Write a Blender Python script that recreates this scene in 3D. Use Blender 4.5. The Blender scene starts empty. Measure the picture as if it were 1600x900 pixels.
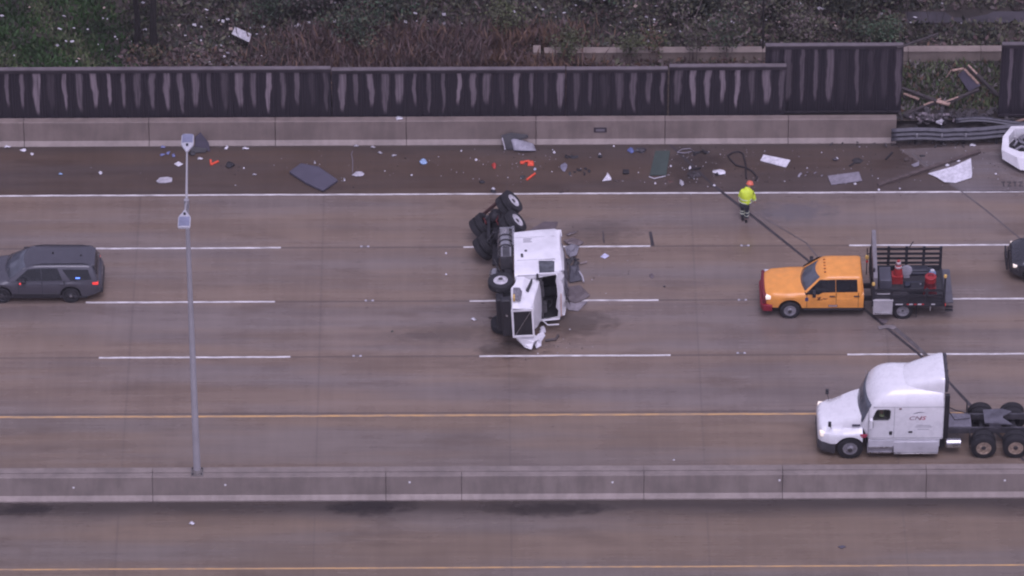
import bpy, bmesh, math, random
from mathutils import Vector, Matrix, Euler
random.seed(7)
S = bpy.context.scene
COL = S.collection
R = math.radians

# ------------------------------------------------------------------ camera
cam_d = bpy.data.cameras.new("camera")
cam = bpy.data.objects.new("camera", cam_d)
COL.objects.link(cam)
cam.matrix_world = Matrix(((0.99997106, 0.00427213, -0.00629568, 15.33804), (-0.00759789, 0.60405632, -0.79690541, -198.73889), (0.00039847, 0.79693018, 0.60407130, 151.29938), (0, 0, 0, 1)))
cam_d.sensor_width = 36.0
cam_d.lens = 216.121
cam_d.clip_start = 1.0
cam_d.clip_end = 2000.0
S.camera = cam
S.render.resolution_x, S.render.resolution_y = 1024, 576
S.view_settings.view_transform = 'Standard'
S.view_settings.look = 'None'
S.view_settings.gamma = 1.0
S.view_settings.exposure = 0.36
S.cycles.filter_width = 2.1
S.cycles.max_bounces = 5
S.cycles.use_denoising = True

# ------------------------------------------------------------------ sky and sun (overcast, lavender tinted)
SUN_EL, SUN_AZ = R(66), R(172)
world = bpy.data.worlds.new("World")
S.world = world
world.use_nodes = True
nt = world.node_tree
nt.nodes.clear()
sky = nt.nodes.new('ShaderNodeTexSky')
sky.sky_type = 'NISHITA'
sky.sun_disc = False
sky.sun_elevation = SUN_EL
sky.sun_rotation = SUN_AZ
sky.dust_density = 3.0
hsv = nt.nodes.new('ShaderNodeHueSaturation')
hsv.inputs['Saturation'].default_value = 0.12
tint = nt.nodes.new('ShaderNodeMix')
tint.data_type = 'RGBA'
tint.blend_type = 'MULTIPLY'
tint.inputs[0].default_value = 1.0
tint.inputs[7].default_value = (0.95, 0.88, 1.26, 1)
bgn = nt.nodes.new('ShaderNodeBackground')
bgn.inputs['Strength'].default_value = 0.105
wo = nt.nodes.new('ShaderNodeOutputWorld')
nt.links.new(sky.outputs[0], hsv.inputs['Color'])
nt.links.new(hsv.outputs[0], tint.inputs[6])
nt.links.new(tint.outputs[2], bgn.inputs['Color'])
nt.links.new(bgn.outputs[0], wo.inputs['Surface'])
sl = bpy.data.lights.new("sun", 'SUN')
sl.energy = 0.9
sl.angle = R(35)
sl.color = (0.96, 0.89, 1.08)
sun = bpy.data.objects.new("sun", sl)
COL.objects.link(sun)
# direction the sun shines from (matches the sky's sun_rotation)
sd = Vector((math.sin(SUN_AZ) * math.cos(SUN_EL), math.cos(SUN_AZ) * math.cos(SUN_EL), math.sin(SUN_EL)))
sun.rotation_euler = (-sd).to_track_quat('-Z', 'Y').to_euler()
sun.location = sd * 100

# ------------------------------------------------------------------ helpers: nodes / materials
def newmat(name):
    m = bpy.data.materials.new(name)
    m.use_nodes = True
    nt = m.node_tree
    b = nt.nodes['Principled BSDF']
    return m, nt, b

def node(nt, typ, **kw):
    n = nt.nodes.new(typ)
    for k, v in kw.items():
        setattr(n, k, v)
    return n

def math_n(nt, op, a, b=None, c=None, clamp=False):
    n = nt.nodes.new('ShaderNodeMath')
    n.operation = op
    n.use_clamp = clamp
    for i, v in enumerate((a, b, c)):
        if v is None:
            continue
        if isinstance(v, (int, float)):
            n.inputs[i].default_value = v
        else:
            nt.links.new(v, n.inputs[i])
    return n.outputs[0]

def smooth(nt, v, lo, hi, a=0.0, b=1.0):
    n = nt.nodes.new('ShaderNodeMapRange')
    n.interpolation_type = 'SMOOTHSTEP'
    nt.links.new(v, n.inputs[0])
    for i, x in zip((1, 2, 3, 4), (lo, hi, a, b)):
        if isinstance(x, (int, float)):
            n.inputs[i].default_value = x
        else:
            nt.links.new(x, n.inputs[i])
    return n.outputs[0]

def noise(nt, vec, scale=1.0, detail=3.0, rough=0.55, mapscale=None):
    if mapscale is not None:
        mp = nt.nodes.new('ShaderNodeMapping')
        mp.inputs['Scale'].default_value = mapscale
        nt.links.new(vec, mp.inputs['Vector'])
        vec = mp.outputs[0]
    n = nt.nodes.new('ShaderNodeTexNoise')
    n.inputs['Scale'].default_value = scale
    n.inputs['Detail'].default_value = detail
    n.inputs['Roughness'].default_value = rough
    nt.links.new(vec, n.inputs['Vector'])
    return n.outputs[0]

def mixc(nt, fac, a, b, mode='MIX'):
    n = nt.nodes.new('ShaderNodeMix')
    n.data_type = 'RGBA'
    n.blend_type = mode
    if isinstance(fac, (int, float)):
        n.inputs[0].default_value = fac
    else:
        nt.links.new(fac, n.inputs[0])
    for i, v in ((6, a), (7, b)):
        if isinstance(v, tuple):
            n.inputs[i].default_value = (v[0], v[1], v[2], 1)
        else:
            nt.links.new(v, n.inputs[i])
    return n.outputs[2]

MATS = {}
def M(name, col, rough=0.5, metal=0.0, var=0.18, scale=3.0, bump=0.0, coat=0.0, emit=0.0):
    """plain procedural material: colour with grime noise, optional relief"""
    if name in MATS:
        return MATS[name]
    m, nt, b = newmat(name)
    tc = node(nt, 'ShaderNodeTexCoord').outputs['Object']
    n1 = noise(nt, tc, scale, 4.0)
    f = smooth(nt, n1, 0.25, 0.75)
    dark = tuple(c * (1 - var) for c in col)
    light = tuple(min(1, c * (1 + var)) for c in col)
    c = mixc(nt, f, dark, light)
    nt.links.new(c, b.inputs['Base Color'])
    rv = smooth(nt, n1, 0.2, 0.8, max(0.03, rough - 0.1), min(1, rough + 0.1))
    nt.links.new(rv, b.inputs['Roughness'])
    b.inputs['Metallic'].default_value = metal
    if coat:
        b.inputs['Coat Weight'].default_value = coat
        b.inputs['Coat Roughness'].default_value = 0.12
    if emit:
        b.inputs['Emission Color'].default_value = (col[0], col[1], col[2], 1)
        b.inputs['Emission Strength'].default_value = emit
    if bump:
        bp = node(nt, 'ShaderNodeBump')
        bp.inputs['Strength'].default_value = bump
        bp.inputs['Distance'].default_value = 0.02
        nt.links.new(noise(nt, tc, scale * 12, 4.0), bp.inputs['Height'])
        nt.links.new(bp.outputs[0], b.inputs['Normal'])
    MATS[name] = m
    return m

# ------------------------------------------------------------------ helpers: meshes
class MB:
    """collects shapes in one bmesh; build() links ONE mesh object"""
    def __init__(s):
        s.bm = bmesh.new()
        s.mi = 0
    def _f(s, vs):
        try:
            f = s.bm.faces.new(vs)
            f.material_index = s.mi
            return f
        except ValueError:
            return None
    def v(s, p):
        return s.bm.verts.new(p)
    def box(s, lo, hi, mat=None, top=1.0):
        x0, y0, z0 = lo
        x1, y1, z1 = hi
        cx, cy = (x0 + x1) / 2, (y0 + y1) / 2
        P = [(x0, y0, z0), (x1, y0, z0), (x1, y1, z0), (x0, y1, z0)]
        P += [(cx + (p[0] - cx) * top, cy + (p[1] - cy) * top, z1) for p in P[:4]]
        V = [s.v(mat @ Vector(p) if mat else p) for p in P]
        for q in ((3, 2, 1, 0), (4, 5, 6, 7), (0, 1, 5, 4), (1, 2, 6, 5), (2, 3, 7, 6), (3, 0, 4, 7)):
            s._f([V[i] for i in q])
    def bar(s, a, b, w, h=None, roll=0.0):
        """rectangular bar from a to b"""
        a, b = Vector(a), Vector(b)
        h = w if h is None else h
        d = b - a
        L = d.length
        q = d.to_track_quat('X', 'Z').to_matrix().to_4x4()
        m = Matrix.Translation(a) @ q @ Matrix.Rotation(roll, 4, 'X')
        s.box((0, -w / 2, -h / 2), (L, w / 2, h / 2), m)
    def ring(s, pts):
        return [s.v(p) for p in pts]
    def bridge(s, A, B, closed=True):
        n = len(A)
        for i in range(n if closed else n - 1):
            j = (i + 1) % n
            s._f([A[i], A[j], B[j], B[i]])
    def tube(s, pts, r, n=8, cap=True):
        pts = [Vector(p) for p in pts]
        rr = r if isinstance(r, (list, tuple)) else [r] * len(pts)
        prev = None
        rings = []
        for i, p in enumerate(pts):
            d = (pts[min(i + 1, len(pts) - 1)] - pts[max(i - 1, 0)])
            if d.length < 1e-6:
                d = Vector((0, 0, 1))
            d.normalize()
            if prev is None:
                up = Vector((0, 0, 1)) if abs(d.z) < 0.9 else Vector((1, 0, 0))
                u = d.cross(up).normalized()
            else:
                u = (prev - d * prev.dot(d)).normalized()
            prev = u
            w = d.cross(u)
            rings.append(s.ring([p + (u * math.cos(t) + w * math.sin(t)) * rr[i] for t in [2 * math.pi * k / n for k in range(n)]]))
        for a, b in zip(rings, rings[1:]):
            s.bridge(a, b)
        if cap:
            s._f(list(reversed(rings[0])))
            s._f(rings[-1])
    def lathe(s, prof, mat, n=24, cap=True):
        """profile of (radius, offset along local Z), placed with mat"""
        rings = []
        for r, z in prof:
            rings.append(s.ring([mat @ Vector((r * math.cos(2 * math.pi * k / n), r * math.sin(2 * math.pi * k / n), z)) for k in range(n)]))
        for a, b in zip(rings, rings[1:]):
            s.bridge(a, b)
        if cap:
            s._f(list(reversed(rings[0])))
            s._f(rings[-1])
    def loft(s, sections, cap=True):
        """sections: (x, half profile [(y, z)...] from bottom centre to top centre), mirrored"""
        rings = []
        for x, hp in sections:
            full = [(y, z) for y, z in hp] + [(-y, z) for y, z in reversed(hp[1:-1])]
            rings.append(s.ring([(x, y, z) for y, z in full]))
        for a, b in zip(rings, rings[1:]):
            s.bridge(a, b)
        if cap:
            s._f(list(reversed(rings[0])))
            s._f(rings[-1])
        return rings
    def levels(s, lv, bow=0.15, rc=0.25, ns=5):
        """horizontal slices (z, xfront, xrear, half width)"""
        rings = []
        for z, xf, xr, hw in lv:
            h = []
            r = min(rc, hw * 0.5)
            for k in range(ns):
                y = (hw - r) * k / (ns - 1)
                h.append((xf + bow * (y / hw) ** 2, y))
            x0 = xf + bow * ((hw - r) / hw) ** 2
            for k in range(1, 5):
                t = math.pi / 2 * k / 4
                h.append((x0 + r * (1 - math.cos(t)) , hw - r + r * math.sin(t)))
            h.append(((x0 + r + xr - 0.1) / 2, hw))
            for k in range(0, 4):
                t = math.pi / 2 * k / 3
                h.append((xr - 0.1 + 0.1 * math.sin(t), hw - 0.1 + 0.1 * math.cos(t)))
            h.append((xr, 0))
            full = h + [(x, -y) for x, y in reversed(h[1:-1])]
            rings.append(s.ring([(x, y, z) for x, y in full]))
        for a, b in zip(rings, rings[1:]):
            s.bridge(a, b)
        s._f(list(reversed(rings[0])))
        s._f(rings[-1])
        return rings
    def plate(s, pts, off):
        """closed slab: polygon pts extruded by vector off"""
        A = s.ring(pts)
        B = s.ring([Vector(p) + Vector(off) for p in pts])
        s._f(list(reversed(A)))
        s._f(B)
        s.bridge(A, B)
    def grid(s, P):
        V = [[s.v(p) for p in row] for row in P]
        for a, b in zip(V, V[1:]):
            for i in range(len(a) - 1):
                s._f([a[i], a[i + 1], b[i + 1], b[i]])
    def build(s, name, mats, parent=None, smooth_deg=38, bevel=0.0, solid=0.0, keep=None):
        bm = s.bm
        bmesh.ops.remove_doubles(bm, verts=bm.verts, dist=0.0004)
        bmesh.ops.recalc_face_normals(bm, faces=bm.faces)
        if smooth_deg:
            for f in bm.faces:
                f.smooth = True
            lim = R(smooth_deg)
            for e in bm.edges:
                if len(e.link_faces) == 2:
                    e.smooth = e.calc_face_angle(0) < lim
        me = bpy.data.meshes.new(name)
        bm.to_mesh(me)
        bm.free()
        for m in (mats if isinstance(mats, (list, tuple)) else [mats]):
            me.materials.append(m)
        o = bpy.data.objects.new(name, me)
        COL.objects.link(o)
        if parent is not None:
            o.parent = parent
        if bevel:
            b = o.modifiers.new('bevel', 'BEVEL')
            b.width = bevel
            b.segments = 2
            b.limit_method = 'ANGLE'
        if solid:
            sm = o.modifiers.new('solid', 'SOLIDIFY')
            sm.thickness = solid
            sm.offset = -1
        return o

def tag(o, label=None, cat=None, group=None, kind=None):
    if label: o['label'] = label
    if cat: o['category'] = cat
    if group: o['group'] = group
    if kind: o['kind'] = kind
    return o

def thing(name, label, cat, loc=(0, 0, 0), rot=(0, 0, 0), group=None):
    o = bpy.data.objects.new(name, None)
    o.empty_display_size = 0.2
    COL.objects.link(o)
    o.location = loc
    o.rotation_euler = rot
    return tag(o, label, cat, group)

def copy_tree(o, parent=None):
    c = o.copy()
    COL.objects.link(c)
    c.parent = parent
    for ch in list(o.children):
        copy_tree(ch, c)
    return c

def text_mesh(body, size, depth=0.004, shear=0.0):
    cu = bpy.data.curves.new('lettering', 'FONT')
    cu.body = body
    cu.size = size
    cu.extrude = depth
    cu.shear = shear
    cu.align_x = 'CENTER'
    cu.align_y = 'CENTER'
    o = bpy.data.objects.new('lettering', cu)
    COL.objects.link(o)
    dg = bpy.context.evaluated_depsgraph_get()
    me = bpy.data.meshes.new_from_object(o.evaluated_get(dg))
    bpy.data.objects.remove(o)
    return me

# ------------------------------------------------------------------ shared materials
white_paint = M('white_paint', (0.78, 0.77, 0.78), 0.28, var=0.04, coat=0.5)
wreck_white = M('scuffed_white_paint', (0.78, 0.765, 0.78), 0.4, var=0.09, scale=2.0, coat=0.2)
tyre_mat = M('tyre_rubber', (0.018, 0.017, 0.02), 0.75, var=0.3, scale=6, bump=0.3)
dark_steel = M('dark_chassis_steel', (0.03, 0.028, 0.033), 0.55, metal=0.2, var=0.4, scale=5, bump=0.3)
black_plastic = M('black_plastic', (0.02, 0.019, 0.023), 0.5, var=0.3)
rim_steel = M('rim_steel', (0.27, 0.26, 0.28), 0.45, metal=0.1, var=0.25, scale=8)
rim_white = M('white_rim', (0.52, 0.5, 0.52), 0.5, var=0.25, scale=8)
rim_rust = M('rusty_rim', (0.34, 0.26, 0.2), 0.6, var=0.4, scale=9)
chrome = M('brushed_metal', (0.5, 0.49, 0.5), 0.3, metal=0.9, var=0.2)
glass = M('dark_glass', (0.012, 0.013, 0.016), 0.07, var=0.3, scale=2)
glass_pale = M('windscreen_painted_sky', (0.085, 0.092, 0.11), 0.06, var=0.3, scale=2)  # paler base colour paints the sky's reflection into the windscreens
grey_metal = M('grey_metal', (0.32, 0.31, 0.33), 0.5, metal=0.2, var=0.12)
red_paint = M('red_paint', (0.24, 0.016, 0.032), 0.4, var=0.2)
lamp_red = M('red_lamp_lit', (1.0, 0.06, 0.05), 0.3, var=0.05, emit=0.4)
lamp_red_dim = M('red_lens', (0.45, 0.02, 0.025), 0.25, var=0.2)
lamp_blue = M('blue_lamp_lit', (0.12, 0.25, 1.0), 0.3, var=0.05, emit=1.5)
lamp_white = M('headlamp_lit', (1.0, 0.86, 0.74), 0.2, var=0.05, emit=0.3)
lamp_clear = M('clear_lens', (0.6, 0.6, 0.62), 0.1, var=0.2)
amber = M('amber_lens', (0.65, 0.42, 0.12), 0.3, var=0.2)

# ------------------------------------------------------------------ ground, roads
def road_material(name, c_dark, c_light, edge=None, lane=True, rough=(0.17, 0.42)):
    m, nt, b = newmat(name)
    tc = node(nt, 'ShaderNodeTexCoord').outputs['Object']
    sep = node(nt, 'ShaderNodeSeparateXYZ')
    nt.links.new(tc, sep.inputs[0])
    X, Y = sep.outputs[0], sep.outputs[1]
    streak = noise(nt, tc, 1.0, 5.0, 0.6, (0.07, 2.2, 1))
    fine = noise(nt, tc, 1.0, 4.0, 0.65, (0.5, 16.0, 1))
    blot = noise(nt, tc, 0.28, 4.0, 0.55)
    tine = noise(nt, tc, 1.0, 3.0, 0.6, (3.2, 0.22, 1))
    grit = noise(nt, tc, 38.0, 3.0, 0.7)
    f = math_n(nt, 'MULTIPLY', streak, 0.62)
    f = math_n(nt, 'MULTIPLY_ADD', fine, 0.34, f)
    f = math_n(nt, 'MULTIPLY_ADD', blot, 0.55, f)
    f = math_n(nt, 'MULTIPLY_ADD', tine, 0.28, f)
    f = math_n(nt, 'MULTIPLY_ADD', grit, 0.42, f)
    if lane:
        # worn wheel tracks, two per 3.66 m lane
        w = math_n(nt, 'SINE', math_n(nt, 'MULTIPLY', Y, 2 * math.pi / 1.83))
        f = math_n(nt, 'MULTIPLY_ADD', w, 0.06, f)
    f = smooth(nt, f, 0.78, 1.42)
    c = mixc(nt, f, c_dark, c_light)
    # brown mud film and grey wet concrete alternate in long patches
    hue = noise(nt, tc, 1.0, 4.0, 0.55, (0.045, 0.42, 1))
    hf = smooth(nt, hue, 0.4, 0.62)
    c = mixc(nt, hf, mixc(nt, 1.0, c, (1.08, 0.985, 0.86), 'MULTIPLY'), mixc(nt, 1.0, c, (0.98, 0.985, 1.0), 'MULTIPLY'))
    # oil and mud stains with a shape of their own
    st = noise(nt, tc, 1.0, 5.0, 0.6, (0.22, 0.7, 1))
    c = mixc(nt, smooth(nt, st, 0.54, 0.72, 0.0, 0.5), c, (c_dark[0] * 0.78, c_dark[1] * 0.7, c_dark[2] * 0.62))
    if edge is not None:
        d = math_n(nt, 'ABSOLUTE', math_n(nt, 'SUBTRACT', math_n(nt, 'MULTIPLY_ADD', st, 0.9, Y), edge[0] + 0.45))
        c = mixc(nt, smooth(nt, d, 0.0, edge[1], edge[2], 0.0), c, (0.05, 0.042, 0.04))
    if lane:
        # narrow longitudinal slab joints on the lane lines, and scattered oil drips
        yl = math_n(nt, 'MULTIPLY', math_n(nt, 'ABSOLUTE', math_n(nt, 'SUBTRACT', math_n(nt, 'FRACT', math_n(nt, 'MULTIPLY_ADD', Y, 1 / 3.66, 10.5)), 0.5)), 3.66)
        c = mixc(nt, smooth(nt, yl, 0.03, 0.075, 0.45, 0.0), c, (0.06, 0.048, 0.045))
        dr = noise(nt, tc, 1.0, 3.0, 0.5, (1.1, 2.4, 1))
        c = mixc(nt, smooth(nt, dr, 0.7, 0.78, 0.0, 0.45), c, (0.05, 0.04, 0.038))
    xl = math_n(nt, 'MULTIPLY', math_n(nt, 'ABSOLUTE', math_n(nt, 'SUBTRACT', math_n(nt, 'FRACT', math_n(nt, 'MULTIPLY_ADD', X, 1 / 7.62, 20.3)), 0.5)), 7.62)
    c = mixc(nt, smooth(nt, xl, 0.02, 0.06, 0.22, 0.0), c, (0.07, 0.056, 0.052))
    nt.links.new(c, b.inputs['Base Color'])
    rg = smooth(nt, math_n(nt, 'ADD', blot, math_n(nt, 'MULTIPLY', streak, 0.5)), 0.5, 1.0, rough[0], rough[1])
    nt.links.new(rg, b.inputs['Roughness'])
    b.inputs['Specular IOR Level'].default_value = 0.45
    bp = node(nt, 'ShaderNodeBump')
    bp.inputs['Strength'].default_value = 0.12
    bp.inputs['Distance'].default_value = 0.01
    nt.links.new(grit, bp.inputs['Height'])
    nt.links.new(bp.outputs[0], b.inputs['Normal'])
    return m

m_road = road_material('wet_concrete_lanes', (0.146, 0.115, 0.1), (0.228, 0.186, 0.163))
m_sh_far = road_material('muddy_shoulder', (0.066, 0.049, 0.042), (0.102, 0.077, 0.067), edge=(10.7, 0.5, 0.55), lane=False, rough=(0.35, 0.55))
m_sh_near = road_material('inner_shoulder', (0.147, 0.116, 0.097), (0.22, 0.178, 0.15), lane=False)
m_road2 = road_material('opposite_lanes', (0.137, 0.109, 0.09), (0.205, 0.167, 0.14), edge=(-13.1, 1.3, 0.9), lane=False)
m_soil = M('damp_soil', (0.045, 0.036, 0.03), 0.9, var=0.5, scale=0.8, bump=0.8)

XL, XR = -60.0, 100.0
def sheet(name, x0, x1, y0, y1, z, mat, nx=2):
    b = MB()
    b.grid([[(x0 + (x1 - x0) * i / (nx - 1), y, z) for i in range(nx)] for y in (y0, y1)])
    return tag(b.build(name, mat, smooth_deg=0), kind='structure')

sheet('ground', -900, 900, -900, 900, -0.06, m_soil)
road = sheet('road', XL, XR, -7.6, 7.42, 0.0, m_road)
sheet('shoulder', XL, XR, 7.42, 10.95, 0.0, m_sh_far)
sheet('shoulder', XL, XR, -11.75, -7.6, 0.0, m_sh_near)
road2 = sheet('road', XL, XR, -40, -12.65, 0.0, m_road2)

def paint_material(name, col, worn=0.52):
    m, nt, b = newmat(name)
    tc = node(nt, 'ShaderNodeTexCoord').outputs['Object']
    n = noise(nt, tc, 1.0, 5.0, 0.65, (1.4, 9, 1))
    c = mixc(nt, smooth(nt, n, 0.3, worn + 0.12, 0.75, 0.0), col, (0.2, 0.175, 0.165))
    nt.links.new(c, b.inputs['Base Color'])
    b.inputs['Roughness'].default_value = 0.45
    return m
m_line_white = paint_material('white_road_paint', (0.78, 0.75, 0.74))
m_line_yellow = paint_material('yellow_road_paint', (0.6, 0.36, 0.15))

def dash(x0, x1, y, w, mat, parent, name='lane_dash'):
    b = MB()
    n = max(2, int((x1 - x0) / 1.2))
    up, lo = [], []
    for i in range(n + 1):
        x = x0 + (x1 - x0) * i / n
        j = random.uniform(-0.006, 0.006)
        up.append((x, y + w / 2 + j, 0.004))
        lo.append((x, y - w / 2 + j, 0.004))
    b.grid([lo, up])
    return b.build(name, mat, parent, smooth_deg=0)
for Yr, starts in ((3.66, (-15.6, -0.24, 14.94, 30.80, 46.1)), (0.0, (-15.6, -0.40, 15.19, 30.56, 45.9)), (-3.66, (-15.0, 0.30, 15.57, 30.35, 45.7))):
    for x in starts:
        dash(x, x + 7.68, Yr, 0.105, m_line_white, road)
dash(XL, XR, 7.34, 0.10, m_line_white, road, 'edge_line')
dash(XL, XR, -7.49, 0.12, m_line_yellow, road, 'edge_line')
dash(XL, XR, -16.92, 0.085, m_line_yellow, road2, 'edge_line')

# paler bridge slab right of the second joint
m_slab = road_material('pale_bridge_slab', (0.125, 0.104, 0.1), (0.2, 0.172, 0.166), lane=False, rough=(0.12, 0.35))
b = MB(); b._f([b.v((x, y, 0.004)) for x, y in [(33.222, 10.399), (38.521, 10.775), (39.597, 10.767), (39.334, 7.357), (35.604, 7.361)]])
tag(b.build('shoulder', m_slab, smooth_deg=0), kind='structure')
# skewed bridge joints across the carriageway
m_joint = M('joint_rubber', (0.045, 0.038, 0.042), 0.5, var=0.35, scale=2)
m_joint2 = M('joint_patch', (0.11, 0.095, 0.095), 0.55, var=0.3, scale=2)
def joint(pts, w, mat, z=0.008):
    b = MB()
    L_, R_ = [], []
    for i, (x, y) in enumerate(pts):
        a = Vector(pts[min(i + 1, len(pts) - 1)]) - Vector(pts[max(i - 1, 0)])
        n = Vector((-a.y, a.x)).normalized()
        ww = w * random.uniform(0.8, 1.2) / 2
        L_.append((x + n.x * ww, y + n.y * ww, z))
        R_.append((x - n.x * ww, y - n.y * ww, z))
    b.grid([R_, L_])
    return tag(b.build('expansion_joint', mat, smooth_deg=0), kind='structure')
J0 = [(23.636, 10.788), (24.353, 9.593), (25.367, 7.861), (27.136, 5.386), (28.999, 2.728), (30.700, 0.072), (32.020, -1.902), (33.209, -3.641), (34.256, -5.360), (35.046, -6.935), (36.945, -10.522)]
joint(J0[2:], 0.125, m_joint)
joint(J0[:3], 0.10, m_joint)
joint([(27.281, 5.696), (29.049, 3.824), (29.995, 1.632)], 0.05, m_joint2)
joint([(32.211, -1.733), (32.997, -2.882), (33.535, -3.769)], 0.2, m_joint2, 0.006)
joint([(33.767, 10.075), (35.365, 7.791), (36.581, 6.076), (38.008, 3.849)], 0.07, m_joint2)
joint([(22.645, 4.664), (22.726, 3.693)], 0.12, m_joint, 0.0045)
joint([(20.694, 4.766), (20.729, 3.883)], 0.05, m_joint, 0.0045)

# ------------------------------------------------------------------ concrete barriers
def concrete_material(name, base, var=0.12):
    m, nt, b = newmat(name)
    tc = node(nt, 'ShaderNodeTexCoord').outputs['Object']
    n1 = noise(nt, tc, 0.9, 5.0, 0.6)
    n2 = noise(nt, tc, 1.0, 4.0, 0.6, (2.6, 2.6, 0.35))
    f = smooth(nt, math_n(nt, 'ADD', n1, math_n(nt, 'MULTIPLY', n2, 0.8)), 0.6, 1.2)
    c = mixc(nt, f, tuple(x * (1 - 2.2 * var) for x in base), tuple(x * (1 + var) for x in base))
    oi = node(nt, 'ShaderNodeObjectInfo').outputs['Random']
    c = mixc(nt, math_n(nt, 'MULTIPLY', oi, 0.35), c, (base[0] * 0.72, base[1] * 0.7, base[2] * 0.7))
    sp = noise(nt, tc, 7.0, 4.0, 0.7)
    c = mixc(nt, smooth(nt, sp, 0.64, 0.74, 0.0, 0.5), c, tuple(x * 0.45 for x in base))
    nt.links.new(c, b.inputs['Base Color'])
    b.inputs['Roughness'].default_value = 0.72
    bp = node(nt, 'ShaderNodeBump')
    bp.inputs['Strength'].default_value = 0.25
    bp.inputs['Distance'].default_value = 0.015
    nt.links.new(noise(nt, tc, 24, 4.0), bp.inputs['Height'])
    nt.links.new(bp.outputs[0], b.inputs['Normal'])
    return m
m_conc_far = concrete_material('roadside_concrete', (0.235, 0.188, 0.165))
m_conc_med = concrete_material('median_concrete', (0.24, 0.2, 0.178))
m_toe = concrete_material('pale_toe_concrete', (0.3, 0.252, 0.226))
m_crack = M('dark_joint', (0.035, 0.03, 0.03), 0.9)  # plain dark tone shared by the cracks and the seam filler

def extr_profile(x0, x1, prof):
    b = MB()
    A = b.ring([(x0, y, z) for y, z in prof])
    B = b.ring([(x1, y, z) for y, z in prof])
    b.bridge(A, B)
    b._f(A)
    b._f(B)
    return b

bar_far = thing('concrete_barrier', 'long concrete roadside barrier standing below the dark noise walls', 'barrier', (0, 10.8, 0))
jf = [-60, -40] + [round(v, 2) for v in (-24.9, -19.5, -14.1, -8.7, -3.5, 1.75, 7.05, 12.55, 18.0, 23.42, 28.6)] + [33.15]
for a, b_ in zip(jf, jf[1:]):
    g = 0.013
    o = extr_profile(a + g, b_ - g, [(0.17, 0.185), (0.24, 1.06), (0.27, 1.09), (0.56, 1.09), (0.58, 1.06), (0.6, 0.0), (0.17, 0.0)]).build('barrier_panel', m_conc_far, bar_far, smooth_deg=0)
    o = extr_profile(a + g, b_ - g, [(0.0, 0.0), (0.0, 0.03), (0.168, 0.19), (0.168, 0.0)]).build('barrier_toe', m_toe, bar_far, smooth_deg=0)
for px in [-1.533, 1.418, 2.921, 5.337, 9.068, 10.330, 14.896, 16.373, 19.839, 21.290, 27.849, 29.489]:   # short shrinkage cracks
    b = MB()
    z1 = random.uniform(0.35, 0.62)
    pts = [(px, 0.187, 0.21), (px + 0.01, 0.187 + (z1 - 0.2) * 0.04, (0.2 + z1) / 2), (px + random.uniform(-.04, .04), 0.186 + (z1 - 0.2) * 0.08, z1)]
    b.tube(pts, 0.012, 5)
    b.build('crack', m_crack, bar_far)
b = MB()
b.box((-0.27, 0, -0.1), (0.27, 0.03, 0.14)); pl = b.build('nameplate', M('dark_plate', (0.05, 0.04, 0.05), 0.5), bar_far, bevel=0.01)
pl.location = (20.700, 0.165, 0.62)
b = MB(); b.box((-0.19, -0.012, -0.04), (0.19, -0.003, 0.075)); b.build('plate_face', M('pale_plate', (0.2, 0.18, 0.2), 0.5), pl)

bar_med = thing('concrete_barrier', 'concrete median barrier carrying the lamp post, near side of the traffic lanes', 'barrier', (0, -12.85, 0))
jm = [-60, -40, -26.4, -15.2] + [round(v, 2) for v in (-9.0, 2.82, 11.9, 14.85, 21.95, 27.35, 32.95)] + [44, 60, 80, 100]
for a, b_ in zip(jm, jm[1:]):
    g = 0.01
    extr_profile(a + g, b_ - g, [(0.16, 0.205), (0.27, 1.0), (0.30, 1.03), (0.52, 1.03), (0.52, 0.0), (0.16, 0.0)]).build('barrier_panel', m_conc_med, bar_med, smooth_deg=0)
    extr_profile(a + g, b_ - g, [(0.55, 0.0), (0.55, 1.035), (0.86, 1.035), (0.88, 1.01), (0.97, 0.21), (1.13, 0.0)]).build('barrier_panel', m_conc_med, bar_med, smooth_deg=0)
    extr_profile(a + g, b_ - g, [(0.0, 0.0), (0.0, 0.06), (0.158, 0.21), (0.158, 0.0)]).build('barrier_toe', m_toe, bar_med, smooth_deg=0)
b = MB(); b.box((XL, 0.521, 0.5), (XR, 0.549, 1.0)); b.build('seam_filler', m_crack, bar_med, smooth_deg=0)
for px, pz in [(-0.253, 0.532), (5.652, 0.626), (12.827, 0.713), (20.724, 0.668), (27.228, 0.726), (36.006, 0.676)]:
    b = MB(); b.box((-0.04, -0.035, -0.075), (0.04, 0.03, 0.075)); o = b.build('reflector', M('white_reflector', (0.75, 0.73, 0.75), 0.3, var=0.1), bar_med, bevel=0.008)
    o.location = (px, 0.21 + (pz - 0.205) * 0.13 - 0.012, pz)

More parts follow.
